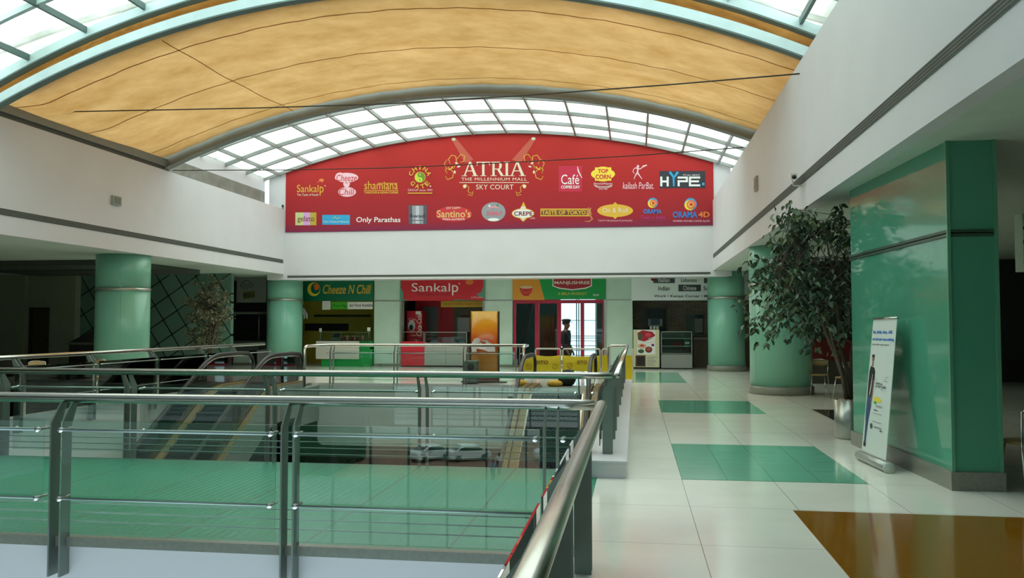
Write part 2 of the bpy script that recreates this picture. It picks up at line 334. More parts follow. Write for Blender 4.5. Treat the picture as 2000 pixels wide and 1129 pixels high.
# orange fabric
def fabric_mat(name, a, b, wr=0):
    m = bpy.data.materials.new(name); m.use_nodes = True; nt = m.node_tree; nt.nodes.remove(nt.nodes['Principled BSDF']); N = nt.nodes.new; L = nt.links.new
    g = N('ShaderNodeTexCoord'); mp = N('ShaderNodeMapping'); mp.inputs['Scale'].default_value = (.8, 1.1, 1); n = N('ShaderNodeTexNoise'); n.inputs['Scale'].default_value = 1.2; n.inputs['Detail'].default_value = 8; n.inputs['Roughness'].default_value = .65
    L(g.outputs['Object'], mp.inputs[0]); L(mp.outputs[0], n.inputs['Vector'])
    r = N('ShaderNodeValToRGB'); r.color_ramp.elements[0].position = .3; r.color_ramp.elements[1].position = .68; r.color_ramp.elements[0].color = lin(a); r.color_ramp.elements[1].color = lin(b); L(n.outputs['Fac'], r.inputs[0])
    d = N('ShaderNodeBsdfDiffuse'); t = N('ShaderNodeBsdfTranslucent'); mx = N('ShaderNodeMixShader'); mx.inputs[0].default_value = .5
    L(r.outputs[0], d.inputs[0]); L(r.outputs[0], t.inputs[0]); L(d.outputs[0], mx.inputs[1]); L(t.outputs[0], mx.inputs[2]); L(mx.outputs[0], nt.nodes['Material Output'].inputs[0])
    MATS[name] = m; return m
fab = fabric_mat('orange_canvas', (176, 132, 78), (204, 162, 112)); seam = fabric_mat('canvas_seam', (150, 112, 66), (166, 126, 80)); fab2 = fabric_mat('wrinkled_canvas', (150, 100, 44), (196, 146, 84))
t = thing('fabric_canopy', 'large orange canvas stretched between the steel arches', 'canopy')
def fz(x, y, y0=14.6, y1=21.0):
    v = (y-y0)/(y1-y0); u = (x-XC)/8.2
    w_ = min(max(v, 0), 1); a_ = ZT+.27; b_ = vblue(x, .25)*(1-w_)+varch(x, .02)*w_; return .5*(a_+b_+math.sqrt((a_-b_)**2+.02))-.08*math.sin(PI*min(max(v, 0), 1))*(1-.55*u*u)+.012*math.sin(7*x+3*y)*math.sin(2.3*x)
def sheet(fn, x0, x1, y0, y1, nx, ny, mat, th=.004):
    mb = MB(mat); mb.sm = True; vs = []; fs = []
    for i in range(nx+1):
        for j in range(ny+1):
            x = x0+(x1-x0)*i/nx; y = y0+(y1-y0)*j/ny; vs.append((x, y, fn(x, y)))
    for i in range(nx):
        for j in range(ny): a = i*(ny+1)+j; fs.append((a, a+1, a+ny+2, a+ny+1))
    return mb.add(vs, fs)
o = sheet(fz, XL-.06, XR+.7, 14.6, 21.0, 84, 20, fab).build('canvas', t)
for y in (15.35, 17.6, 20.25):
    sheet(lambda x, yy: fz(x, yy)-.012, XL+.05, XR+.6, y-.02, y+.02, 80, 1, seam).build('seam', t)
for x in (-8.9,):
    sheet(lambda xx, yy: fz(xx, yy)-.012, x-.012, x+.012, 14.75, 20.95, 1, 20, seam).build('seam', t)
t = thing('fabric_valance', 'wrinkled orange canvas strip between the two pale blue arches', 'canopy')
mb = MB(fab2); mb.sm = True; vs = []; fs = []; nx, nz = 300, 8
for i in range(nx+1):
    x = XL-.2+(XR+.9-XL)*i/nx
    for j in range(nz+1):
        w = j/nz; ph = 5*x+6*w*math.sin(.7*x)+2*math.sin(1.9*x)
        vs.append((x, 14.72+.035*math.sin(ph)*math.sin(PI*min(1, w+.25))+.02*math.sin(2.3*ph+4*w)+.03*math.sin(9*w+.8*x), vblue(x, .16)+.42*w))
for i in range(nx):
    for j in range(nz): a = i*(nz+1)+j; fs.append((a, a+nz+1, a+nz+2, a+1))
mb.add(vs, fs).build('canvas', t)
# eaves beam along the left wall top
t = thing('eaves_beam', 'grey steel beam lying along the top of the left white wall', 'beam')
MB(beam_g).box(XL-.35, XL+.03, 14.4, 21.2, ZT+.10, ZT+.30).build('web', t); MB(P('dark_steel', (70, 74, 68), .5)).box(XL-.3, XL-.02, 14.4, 21.2, ZT, ZT+.10).build('packer', t)
# tie cables
cab = P('steel_cable', (70, 62, 52), .5, .6)
def cable(label, pts):
    tag(MB(cab).tube(pts, .012, 6).build('tie_cable'), label, 'cable', 'thin tie cables under the roof')
def span(p, q, pts):
    "points seen at the given photo positions on the upright plane through p and q"
    out = [p]
    for x, y in pts:
        o, d = Vector((0, 0, H)), at(x, y, Y=10)-Vector((0, 0, H)); n = (q-p).cross(Vector((0, 0, 1)))
        out.append(o+d*((p-o).dot(n)/d.dot(n)))
    return out+[q]
cable('upper thin tie cable crossing below the orange canvas', span(at(95, 219, X=XL+.06), at(1562, 144, X=XR-.012), [(300, 215), (500, 211), (750, 203), (1000, 188), (1300, 166)]))
cable('lower thin tie cable crossing in front of the red banner', span(at(325, 329, X=XL)+Vector((.02, .3, 0)), at(1452, 288, X=XR-.02), [(560, 332), (760, 328), (900, 322), (1100, 312), (1240, 304)]))
# ------------------------------------------------------------------ railings
rodm = P('satin_rod', (150, 164, 158), .4, .8)
def railing(label, A, B, n, posts, zb, rods=True, glass=(.06, .88), ends=(0, 0), hz=1.034, extra=None):
    A, B, n = Vector(A), Vector(B), Vector(n).normalized(); t = (B-A).normalized(); L = (B-A).length
    r = thing('railing', label, 'railing', 'steel and glass railings round the void')
    up = Vector((0, 0, 1))
    pts = [A+up*hz, B+up*hz]
    if extra: pts = [Vector(p) for p in extra[0]]+pts+[Vector(p) for p in extra[1]]
    MB(steel).tube(pts, .038, 14).build('handrail', r)
    for d in posts:
        for e in (-.045, .045):
            p = A+t*(d+e-.006); pg = [(.05, zb), (.16, zb), (.16, .86), (.05, hz-.03), (-.02, hz-.03), (.05, .84)]
            po = MB(postm).prism([p+n*a+up*z for a, z in pg], t*.012).build('post', r)
            if rods:
                for z in (.82, .316):
                    q = p+t*(.006+(.05 if e > 0 else -.05))+up*z; MB(chrome).tube([q+n*.12, q+n*.224, q+n*.225, q+n*.245], [.012, .012, .02, .02], 10).build('glass_clamp', po)
    cuts = [0]+sorted(posts)+[L]
    for a, b in zip(cuts, cuts[1:]):
        if b-a < .25: continue
        p, q = A+t*(a+.07), A+t*(b-.07)
        if glass: MB(pane).prism([p+n*.19+up*glass[0], q+n*.19+up*glass[0], q+n*.19+up*glass[1], p+n*.19+up*glass[1]], n*.01).build('glass_panel', r)
        if rods:
            for z, rr in ((.82, .013), (.316, .010)):
                MB(rodm).tube([p+n*.23+up*z, q+n*.23+up*z], rr, 8).build('rod', r)
    if rods:
        for z in (.245, .175, .105): MB(rodm).tube([A+n*.03+up*z, B+n*.03+up*z], .006, 6).build('rod', r)
    return r
def xs(pxs, Y): return [at(x, 700, Y=Y).x+10.5 for x in pxs]
railing('nearest glass railing across the bottom left, in front of the green glass bridge', (-10.3, 5.95, 0), (-.50, 5.95, 0), (0, -1, 0), [.7, 2.2, 3.8]+[v-.2 for v in xs((118, 566, 1075), 5.82)], -.28, extra=([], [(-.285, 5.95, 1.034)]))
railing('glass railing along the far edge of the green glass bridge', (-10.3, 9.30, 0), (-.60, 9.30, 0), (0, 1, 0), [.9]+[v-.2 for v in xs((10, 258, 532, 828, 1139), 9.42)], -.28, extra=([], [(-.25, 9.30, 1.034)]))
railing('steel railing with a thick near handrail running beside the pale walkway', (-.235, -1.0, 0), (-.235, 5.92, 0), (-1, 0, 0), [1.6, 3.2, 4.85, 6.52], .0, rods=False, glass=(.06, .80))
railing('long steel railing on the white kerb beside the walkway, running to the escalator', (-.20, 9.33, 0), (-.20, 22.0, 0), (-1, 0, 0), [.05, 1.25, 2.1, 3.8, 5.7, 7.4, 9.3, 11.3, 12.5], .18, rods=False, glass=(.25, .88), extra=([], [(-.20, 22.2, 1.034), (-.62, 22.2, 1.034), (-.68, 22.2, 1.0), (-.68, 22.2, .03)]))
railing('railing at the far edge of the void, in front of the yellow poster column', (-8.25, 22.1, 0), (-2.85, 22.1, 0), (0, -1, 0), [.1, at(773, 700, Y=22).x+8.25, at(908, 700, Y=22).x+8.25, 5.2], -.2, extra=([(-8.32, 20.5, .0), (-8.32, 20.5, .95), (-8.32, 20.56, 1.01), (-8.31, 20.65, 1.034)], [(-2.80, 22.05, 1.034), (-2.78, 21.2, 1.034), (-2.78, 21.1, 1.0), (-2.78, 21.1, 0)]))
railing('railing along the left side of the void, in front of the broad green column', (-10.5, 9.75, 0), (-10.5, 22.9, 0), (1, 0, 0), [.3, 1.65, 3.31, 5.28, 7.38, 9.48, 11.15], -.25, glass=(.06, .88))
# ------------------------------------------------------------------ escalators
deckm = P('tan_escalator_deck', (150, 128, 84), .4, .3); rubber = P('black_rubber', (38, 40, 38), .45); stepm = P('escalator_step', (44, 50, 52), .45, .4); truss = P('escalator_cladding', (150, 158, 152), .4, .3)
def escalator(label, x0, x1):
    e = thing('escalator', label, 'escalator', 'escalators leading down from the far deck')
    def z(y):                                   # nose line of the steps
        k = 19.4
        if y >= k: return 0.0
        if y > k-1.0: return -.577*(k-y)**2/2
        return -.2885-.577*(k-1.0-y)
    ys = [8.2+.25*i for i in range(46)]         # 8.2 .. 19.45
    for x, side in ((x0, -1), (x1, 1)):
        top = [(x, y, z(y)+.86) for y in ys]+[(x, 20.4, .86), (x, 20.85, .84), (x, 21.05, .74), (x, 21.15, .58), (x, 21.1, .40), (x, 20.95, .28)]
        mb = MB(rubber); mb.tube(top, .045, 8); mb.build('handrail', e)
        rail_in = [(a, b, c-.06) for a, b, c in top[:-4]]
        MB(steel).tube(rail_in, .022, 6).build('handrail_guide', e)
        g = [(y, z(y)+.80) for y in ys]+[(20.4, .80), (20.85, .78), (21.0, .66), (21.08, .5), (21.0, .34), (20.9, .16)]
        b = [(y, z(y)+.14) for y in ys]
        mb = MB(pane); vs = []; fs = []
        lo = [(min(yy, 20.9), z(yy)+.14) for yy, _ in g]
        for xx in (x-.006, x+.006):
            vs += [(xx, yy, zz) for yy, zz in g]+[(xx, yy, zz) for yy, zz in lo]
        N = len(g)
        for i in range(N-1): fs += [(i, i+1, N+i+1, N+i), (2*N+i, 3*N+i, 3*N+i+1, 2*N+i+1), (i, 2*N+i, 2*N+i+1, i+1)]
        mb.add(vs, fs).build('glass_balustrade', e)
        def ribbon(mat, xa, xb, dz0, dz1, name):
            q = ys+[20.9]; vs = []; fs = []
            for y in q: vs += [(xa, y, z(y)+dz0), (xb, y, z(y)+dz0), (xb, y, z(y)+dz1), (xa, y, z(y)+dz1)]
            for i in range(len(q)-1):
                for k in range(4): fs.append((4*i+k, 4*i+(k+1) % 4, 4*i+4+(k+1) % 4, 4*i+4+k))
            fs += [(3, 2, 1, 0), tuple(4*(len(q)-1)+k for k in range(4))]
            MB(mat).add(vs, fs).build(name, e)
        ribbon(deckm, min(x-side*.16, x-side*.02), max(x-side*.16, x-side*.02), .02, .14, 'inner_deck')
        ribbon(steel, min(x-side*.20, x-side*.16), max(x-side*.20, x-side*.16), -.1, .10, 'skirt')
        ribbon(deckm, min(x+side*.02, x+side*.14), max(x+side*.02, x+side*.14), .02, .14, 'outer_deck')
        ribbon(truss, min(x+side*.12, x+side*.15), max(x+side*.12, x+side*.15), -.75, .10, 'side_cladding')
    d = .36
    y = 19.3; xa, xb = x0+.21, x1-.21
    k = 0
    while y > 10.0:
        zz = z(y); mb = MB(stepm).box(xa, xb, y-d, y+.02, zz-.26, zz-.02)
        for i in range(10):
            w = (xb-xa)/10; mb.box(xa+w*i+.01, xa+w*(i+.55), y-d, y, zz-.02, zz)
        mb.mat(P('step_edge', (70, 72, 66), .6)).box(xa, xb, y-d, y-d+.03, zz-.02, zz+.003)
        mb.build('step', e); y -= d
    MB(postm).box(x0+.1, x1-.1, 19.33, 22.02, -.06, .002).build('landing_plate', e)
    MB(truss).box(x0-.14, x1+.14, 20.6, 21.96, -1.0, -.06).build('truss', e)
escalator('escalator on the left, going down from the far deck beside the left railing', -10.0, -8.62)
escalator('escalator on the right, going down from behind the yellow barrier', -2.5, -.98)
# ------------------------------------------------------------------ round columns and the glass-clad pillar
bandm = P('column_band', (176, 176, 166), .3, .8)
def column(label, x, y, r):
    c = thing('round_column', label, 'column', 'round columns clad in green glass')
    mb = MB(green_glass); mb.sm = True; mb.lathe([(r, .18), (r, 2.47)], (x, y, 0), 48); mb.lathe([(r, 2.51), (r, ZS)], (x, y, 0), 48); mb.build('glass_cladding', c)
    mb = MB(bandm); mb.sm = True; mb.lathe([(r+.012, 2.455), (r+.012, 2.525)], (x, y, 0), 48); mb.build('steel_band', c)
    mb = MB(granite); mb.sm = True; mb.lathe([(r+.04, 0), (r+.04, .17), (r+.01, .19)], (x, y, 0), 48); mb.build('plinth', c)
    mb = MB(P('column_seam', (120, 190, 160), .2))
    for k in range(4):
        a = -PI/2+.5+k*PI/2; u = Vector((math.cos(a), math.sin(a), 0)); w = Vector((-u.y, u.x, 0)); p = Vector((x, y, 0))+u*r
        for z0, z1 in ((.2, 2.45), (2.53, ZS)): mb.prism([p-w*.006+Vector((0, 0, z0)), p+w*.006+Vector((0, 0, z0)), p+w*.006+Vector((0, 0, z1)), p-w*.006+Vector((0, 0, z1))], u*.003)
    mb.build('joint_strip', c)
column('round green glass column on the right, behind the leafy tree', 3.33, 20.25, .69)
column('round green glass column at the far right corner, beside the menu shop', 3.10, 29.75, .62)
column('broad round green glass column on the left, behind the left railing', -13.22, 20.3, .66)
column('round green glass column at the far left corner, beside the green shop sign', -12.85, 29.75, .64)
c = thing('square_pillar', 'big square pillar clad in dark green glass behind the leaning poster stand', 'pillar')
q = [(3.03, 8.72), (3.46, 8.72), (3.46, 11.82), (2.87, 11.82)]
mb = MB(pil_glass)
for z0, z1 in ((.18, 2.45), (2.52, ZS)): mb.prism([(x, y, z0) for x, y in q], (0, 0, z1-z0))
mb.build('glass_cladding', c)
def grow(q, d): 
    cx = sum(p[0] for p in q)/4; cy_ = sum(p[1] for p in q)/4
    return [(x+math.copysign(d, x-cx), y+math.copysign(d, y-cy_)) for x, y in q]
MB(P('pillar_band', (70, 104, 84), .3, .5)).prism([(x, y, 2.45) for x, y in grow(q, .015)], (0, 0, .03)).prism([(x, y, 2.49) for x, y in grow(q, .015)], (0, 0, .03)).build('steel_band', c)
MB(granite).prism([(x, y, 0) for x, y in grow(q, .03)], (0, 0, .18)).build('plinth', c)
MB(P('pillar_edge', (96, 160, 130), .2)).box(3.01, 3.04, 8.695, 8.72, .18, ZS).box(3.44, 3.475, 8.70, 8.72, .18, ZS).build('corner_strip', c)
# ------------------------------------------------------------------ far shop line
olive = P('olive_wall', (196, 184, 64), .7, var=.08); redw = P('shop_red', (214, 34, 56), .45); maroon = P('maroon_frame', (176, 26, 62), .4)
beigew = P('beige_wall', (120, 112, 100), .6); brick = P('grey_brick', (112, 100, 88), .8, var=.12, scale=6)
shopx = [(-9.82, -8.76), (-5.58, -4.5), (-1.07, -.09)]
for k, (a, b) in enumerate(shopx):
    p = thing('glass_pilaster', ['pale green glass pilaster between the green and red shop signs', 'pale green glass pilaster behind the yellow poster column', 'pale green glass pilaster beside the cream food cabinet'][k], 'pilaster', 'pale glass pilasters between the shops')
    MB(pilas).box(a, b, YD, YD+.4, .02, 2.46).box(a, b, YD, YD+.4, 2.5, ZS).build('glass_cladding', p)
    MB(bandm).box(a-.01, b+.01, YD-.012, YD+.3, 2.455, 2.505).build('steel_band', p)
    MB(granite).box(a-.01, b+.01, YD-.015, YD+.4, 0, .1).build('plinth', p)
    MB(steel).box((b if k < 1 else a)-.05, (b if k < 1 else a)+.03, YD-.025, YD+.02, 0, ZS).build('edge_channel', p)
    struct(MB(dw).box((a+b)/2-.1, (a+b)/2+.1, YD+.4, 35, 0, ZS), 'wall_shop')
wx0, wx1 = at(1092, 650, Y=35).x, at(1166, 650, Y=35).x
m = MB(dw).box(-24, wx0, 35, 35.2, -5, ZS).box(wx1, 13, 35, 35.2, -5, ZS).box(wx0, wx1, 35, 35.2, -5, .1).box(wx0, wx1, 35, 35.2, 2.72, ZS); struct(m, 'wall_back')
m = MB(P('blue_grey_mullion', (110, 150, 170), .4))
for f in (0, .02, .46, .52, .97, 1): m.box(wx0+(wx1-wx0)*f-.02, wx0+(wx1-wx0)*f+.02, 35.02, 35.08, .1, 2.72)
for z in (.3, .5, .7, .9, 1.02, 1.10, 1.75, 2.5): m.box(wx0, wx1, 35.03, 35.06, z-.012, z+.012)
m.mat(panec).box(wx0, wx1, 35.1, 35.112, .1, 2.72); struct(m, 'window_reflection')
# --- shop one: green sign
gsign = P('sign_green', (0, 104, 72), .4); gold = P('print_gold', (222, 172, 52), .5); yel = P('print_yellow', (240, 210, 60), .5); org = P('print_orange', (226, 120, 50), .5); wht = P('print_white', (236, 232, 230), .5)
blk_p = P('print_black', (24, 24, 26), .5); red_p = P('print_red', (206, 44, 50), .5); crim = P('print_crimson', (196, 24, 60), .5); pink = P('print_pink', (240, 190, 200), .5); blue_p = P('print_blue', (40, 120, 200), .5); sky_p = P('print_sky_blue', (40, 156, 204), .5); gry = P('print_grey', (150, 150, 156), .5); dgry = P('print_dark_grey', (72, 74, 80), .5); lime = P('print_lime', (60, 170, 20), .5); grn = P('print_green', (30, 140, 70), .5); mar = P('print_maroon', (120, 24, 44), .5); brn = P('print_brown', (110, 66, 40), .5)
def board(name, label, cat, px0, px1, mat, z0, z1=ZS-.005, Y=YD-.062, th=.03, x1=None):
    b = thing(name, label, cat); X0_, X1_ = at(px0, 570, Y=Y).x, (x1 if x1 is not None else at(px1, 570, Y=Y).x)
    MB(mat).box(X0_, X1_, Y, Y+th, z0, z1).build('panel', b); return b
OUT = (0, -1, 0)
b = board('shop_sign', 'dark green shop sign with slanted gold lettering and a crescent', 'sign', 591, 729, gsign, 2.48)
p = Print(facing(YD-.062), OUT)
p.text('Cheeze N Chill', 631, 725, 556, 574, gold, .01, .25); p.build('lettering', b)
p = Print(facing(YD-.062), OUT)
p.ell(613, 565, 12.5, 13.5, yel).lay(1).ell(616, 563.5, 9, 10.5, gsign).lay(2).ell(619, 560, 5, 6, org).poly([(613, 556), (621, 556), (618, 568), (614, 565)], org); p.build('crescent_logo', b)
b = board('hanging_banner', 'small green and white banner hung under the green shop sign', 'banner', 648, 728, wht, at(640, 604, Y=YD-.05).z, at(640, 590, Y=YD-.05).z, YD-.05, .02)
p = Print(facing(YD-.05), OUT); p.rect(648, 679, 590, 604, lime).lay(1).text('Pure Veg', 651, 677, 594, 602, P('print_dark_green', (10, 80, 20)), .01).text('Jain Food Available', 682, 728, 593, 601, blk_p, .01); p.build('lettering', b)
tag(MB(P('paper_white', (220, 220, 214))).box(at(630, 600, Y=YD-.02).x, at(646, 600, Y=YD-.02).x, YD-.05, YD-.045, at(630, 605, Y=YD).z, 2.49).build('paper_notice'), 'small white paper notice left of the green and white banner', 'notice')
# striped side panel
b = board('striped_panel', 'narrow grey and red striped panel beside the green shop sign', 'panel', 566, 590, P('stripe_grey', (120, 150, 140), .5), 2.5, Y=YD-.02)
p = Print(facing(YD-.02), OUT)
for k in range(7): p.rect(567, 590, 549+k*5.5, 550.5+k*5.5+(k % 2), red_p if k % 2 else dgry)
p.build('stripes', b)
# fork sign
b = thing('fork_sign', 'hanging white fork-shaped sign with a yellow top beside the left column', 'sign')
fw = P('fork_white', (178, 184, 186), .5); Yf = YD-.5; G = lambda x, y: at(x, y, Y=Yf)
mb = MB(fw); mb.prism([G(x, y) for x, y in ((576, 614), (580, 604), (588, 598), (595, 604), (600, 614))][::-1], (0, .03, 0))
for x in (577.5, 583, 588.5, 594, 599): mb.prism([G(*q) for q in ((x-1.6, 612), (x+1.6, 612), (x+1.4, 621), (x, 623), (x-1.4, 621))][::-1], (0, .03, 0))
mb.build('fork', b)
MB(P('fork_yellow', (206, 160, 20), .5)).prism([G(x, y) for x, y in ((578, 588), (592, 588), (592, 594), (586, 599), (580, 596))][::-1], (0, .05, 0)).build('cap', b)
MB(P('stick_white', (160, 164, 150))).tube([G(581, 622), G(581, 653)], .012, 6).tube([G(588.5, 622), G(588.5, 660)], .012, 6).build('stick', b)
MB(steel).tube([G(585, 590), (G(585, 590).x, Yf+.02, ZS)], .01, 6).build('hanger', b)
Print(lambda x, y: G(x, y), OUT, base=.003).text('MENU', 583, 593, 605, 609, dgry, .01).build('lettering', b)
struct(MB(olive).box(-15.2, -9.8, 33.6, 33.7, 0, ZS), 'wall_shop_back')
t = thing('shelf_hatch', 'dark serving hatch in the olive back wall of the green shop', 'hatch'); Yb = 33.6
MB(black).box(at(596, 640, Y=Yb).x, at(681, 640, Y=Yb).x, Yb-.03, Yb, at(600, 646, Y=Yb).z, at(600, 632, Y=Yb).z).build('opening', t)
MB(P('hatch_beam', (60, 58, 24))).box(at(615, 617, Y=Yb).x, at(725, 617, Y=Yb).x, Yb-.08, Yb, at(600, 619, Y=Yb).z, at(600, 615, Y=Yb).z).build('shelf', t)
# shop one counter
cgreen = P('counter_green', (20, 150, 70), .4); cwhite = P('counter_white', (206, 200, 188), .5)
t = thing('serving_counter', 'bright green serving counter with a white front panel under the green sign', 'counter')
yc = YD-.35; gx = lambda px, y=yc: min(-9.86, at(px, 690, Y=y).x)
MB(cgreen).box(gx(628), gx(725), yc, yc+.8, 0, .70).box(gx(700), gx(727), yc-.04, yc+.82, .66, .72).build('base', t)
MB(cwhite).box(gx(618), gx(702), yc-.06, yc, .28, .95).build('front_panel', t)
MB(P('worktop_dark', (56, 60, 54), .3)).box(gx(618), gx(725), yc-.02, yc+.82, .95, .98).build('worktop', t)
MB(cgreen).box(gx(628), gx(725), yc+.04, yc+.78, .70, .95).build('upper_base', t)
t = thing('sneeze_guard', 'low glass guard standing on the front edge of the green counter', 'glass guard'); MB(pane).box(gx(622), gx(725), yc+.05, yc+.06, .985, 1.28).build('glass', t); MB(steel).box(gx(622), gx(725), yc+.045, yc+.065, 1.28, 1.295).build('top_rail', t)
for px, h_, w_, m_ in ((622, 1.32, .1, wht), (717, 1.35, .12, wht)):
    t = thing('price_card', 'white price card on a stick at the %s end of the green counter' % ('left' if px < 650 else 'right'), 'card', 'price cards on the counter')
    X_ = gx(px); MB(steel).tube([(X_, yc+.2, .98), (X_, yc+.2, h_)], .01, 6).build('stick', t); MB(m_).box(X_-w_/2, X_+w_/2, yc+.18, yc+.20, h_-.02, h_+.12).build('card', t)
jarm = [P('jar_brown', (112, 60, 36), .3), P('jar_red', (150, 40, 34), .3), P('jar_pale', (190, 170, 140), .3)]
for k, px in enumerate((663, 668, 673, 678, 683, 688, 693, 698, 703)):
    t = thing('sauce_jar', '%s sauce jar on the green counter, %s of the row' % (['brown', 'red', 'pale'][k % 3], ['first', 'second', 'third', 'fourth', 'fifth', 'sixth', 'seventh', 'eighth', 'last'][k]), 'jar', 'sauce jars on the green counter')
    X_ = gx(px); h_ = .12+.05*((k*7) % 3)/2
    MB(jarm[k % 3]).lathe([(.035, 0), (.045, .02), (.045, h_-.03), (.03, h_)], (X_, yc+.3, .98), 12).build('body', t); MB(steel).lathe([(.033, 0), (.033, .025)], (X_, yc+.3, .98+h_), 12).build('lid', t)
t = thing('cash_register', 'grey till with a dark screen on the green counter', 'till')
MB(P('till_grey', (104, 128, 116), .5)).box(gx(641), gx(660), yc+.3, yc+.6, .98, 1.06).prism([(gx(642), yc+.32, 1.06), (gx(659), yc+.32, 1.06), (gx(659), yc+.42, 1.27), (gx(642), yc+.42, 1.27)], (0, .04, 0)).build('body', t)
MB(black).prism([(gx(643), yc+.318, 1.09), (gx(658), yc+.318, 1.09), (gx(658), yc+.400, 1.25), (gx(643), yc+.400, 1.25)], (0, .004, 0)).build('screen', t)
# --- shop two: red sign
b = board('shop_sign', 'red shop sign with rounded white lettering on a blob shape', 'sign', 781, 947, P('sign_grey_green', (96, 150, 128), .4), 2.48)
p = Print(facing(YD-.062), OUT)
p.poly([(783, 546), (944, 546), (944, 560), (940, 570), (930, 575), (938, 580), (951, 587), (890, 585), (882, 587.5), (800, 587.5), (787, 584), (788, 572), (783, 562)], P('sign_red', (206, 36, 50), .4)).build('red_shape', b)
p = Print(facing(YD-.062), OUT, base=.004); p.text('Sankal', 804, 879, 553, 569.5, wht, .0).text('p', 883, 895, 557, 577, wht, .0).ell(897, 554, 1.6, 1.6, pink).text('The Taste of South', 815, 880, 572, 577, P('print_dull_red', (150, 24, 36)), .0).text('advaita', 920, 942, 578, 582.5, pink, .0, .2).ell(917, 551, 8, 5, org); p.build('lettering', b)
t = thing('sign_strip', 'yellow menu strip with red lettering under the red shop sign', 'sign'); Y_ = YD+.6
MB(P('strip_yellow', (196, 160, 40), .5)).box(at(861, 595, Y=Y_).x, at(953, 595, Y=Y_).x, Y_, Y_+.05, at(900, 600, Y=Y_).z, at(900, 588, Y=Y_).z).build('panel', t)
MB(steel).tube([(at(880, 595, Y=Y_).x, Y_+.025, at(880, 590, Y=Y_).z), (at(880, 595, Y=Y_).x, Y_+.025, ZS)], .008, 6).build('hanger', t); MB(steel).tube([(at(935, 595, Y=Y_).x, Y_+.025, at(935, 590, Y=Y_).z), (at(935, 595, Y=Y_).x, Y_+.025, ZS)], .008, 6).build('hanger', t)
Print(facing(Y_), OUT).text('south indian vegetarian', 868, 938, 591, 597, red_p, .0).build('lettering', t)
m = MB(redw).box(-8.8, -7.2, 33.2, 33.3, 0, ZS); m.mat(beigew).box(-7.2, -4.9, 33.2, 33.3, 0, ZS); struct(m, 'wall_shop_red')
t = thing('striped_wall_panel', 'brown and grey striped boards on the back wall of the red shop', 'wall panel')
for k in range(5):
    MB(brn if k % 2 else beigew).box(-6.9, -5.0, 33.14, 33.2, .75+k*.3, 1.03+k*.3).build('board', t)
t = thing('back_door', 'grey door in the red back wall of the red shop', 'door'); Yb = 33.2
MB(P('door_grey', (120, 124, 124), .5)).box(at(827, 650, Y=Yb).x, at(856, 650, Y=Yb).x, Yb-.05, Yb, 0, at(830, 599, Y=Yb).z).build('leaf', t)
MB(redw).box(at(822, 650, Y=Yb).x, at(826.5, 650, Y=Yb).x, Yb-.07, Yb, 0, at(830, 596, Y=Yb).z).box(at(856.5, 650, Y=Yb).x, at(862, 650, Y=Yb).x, Yb-.07, Yb, 0, at(830, 596, Y=Yb).z).build('frame', t)
t = thing('wall_cabinet', 'pale grey wall cabinet at the right of the red shop', 'cabinet')
MB(P('cabinet_grey', (150, 150, 152), .5)).box(at(896, 635, Y=33).x, at(922, 635, Y=33).x, 32.7, 33.14, .95, at(900, 620, Y=33).z).build('body', t); MB(P('cabinet_door', (166, 166, 168), .4)).box(at(898, 635, Y=33).x, at(920, 635, Y=33).x, 32.67, 32.70, 1.0, at(900, 622, Y=33).z).build('door', t)
t = thing('drinks_fridge', 'tall red cola fridge with a white swirl and slanted lettering in the red shop', 'fridge'); Yk = YD+.75
fx0, fx1 = at(794, 640, Y=Yk).x, at(825, 640, Y=Yk).x
MB(P('cola_red', (196, 16, 40), .3)).box(fx0, fx1, Yk, Yk+.7, 0, at(800, 607, Y=Yk).z).build('body', t, .02)
p = Print(facing(Yk), OUT); p.text('Coca-Cola', 797, 840, 630, 640, wht, .01, .2, rot=-PI/2); p.build('lettering', t)
p = Print(facing(Yk), OUT); p.ell(804, 636, 7, 11, P('print_cool_white', (200, 210, 214))).lay(1).ell(803, 640, 4, 6, blk_p).text('Cola', 798, 812, 621, 626, pink, 0, .2).rect(812, 822, 608, 614, wht); p.build('picture', t)
t = thing('display_counter', 'glass-topped grey display counter under the red sign', 'counter'); Yc = YD-.2
a_, b_, c_ = at(783, 690, Y=Yc).x, at(829, 690, Y=Yc).x, at(912, 690, Y=Yc).x
MB(P('counter_grey', (176, 176, 170), .4, .2)).box(b_, c_, Yc, Yc+.8, .06, .86).build('body', t); MB(black).box(b_, c_, Yc+.03, Yc+.78, 0, .06).build('toe_kick', t)
MB(steel).box(b_, c_, Yc-.02, Yc+.8, .86, .90).box(b_, b_+.03, Yc, Yc+.8, .9, 1.30).box(c_-.03, c_, Yc, Yc+.8, .9, 1.30).box(b_, c_, Yc, Yc+.03, 1.28, 1.31).box((b_+c_)/2-.005, (b_+c_)/2+.005, Yc-.006, Yc, .08, .84).build('frame', t)
MB(pane).box(b_+.03, c_-.03, Yc+.01, Yc+.018, .9, 1.28).build('glass', t); MB(P('tray_dim', (90, 80, 66))).box(b_+.05, c_-.05, Yc+.1, Yc+.7, 1.06, 1.08).build('shelf', t)
t = thing('red_counter', 'red cabinet counter beside the grey display counter', 'counter')
MB(redw).box(a_, b_-.01, Yc, Yc+.7, .04, .94).build('body', t); MB(black).box(a_, b_-.01, Yc+.04, Yc+.68, 0, .04).build('toe_kick', t)
MB(pane).box(a_+.02, b_-.04, Yc+.01, Yc+.018, .94, 1.30).build('glass', t); MB(steel).box(b_-.05, b_-.02, Yc, Yc+.03, .94, 1.31).box(a_, b_-.02, Yc, Yc+.03, 1.29, 1.315).build('frame', t)
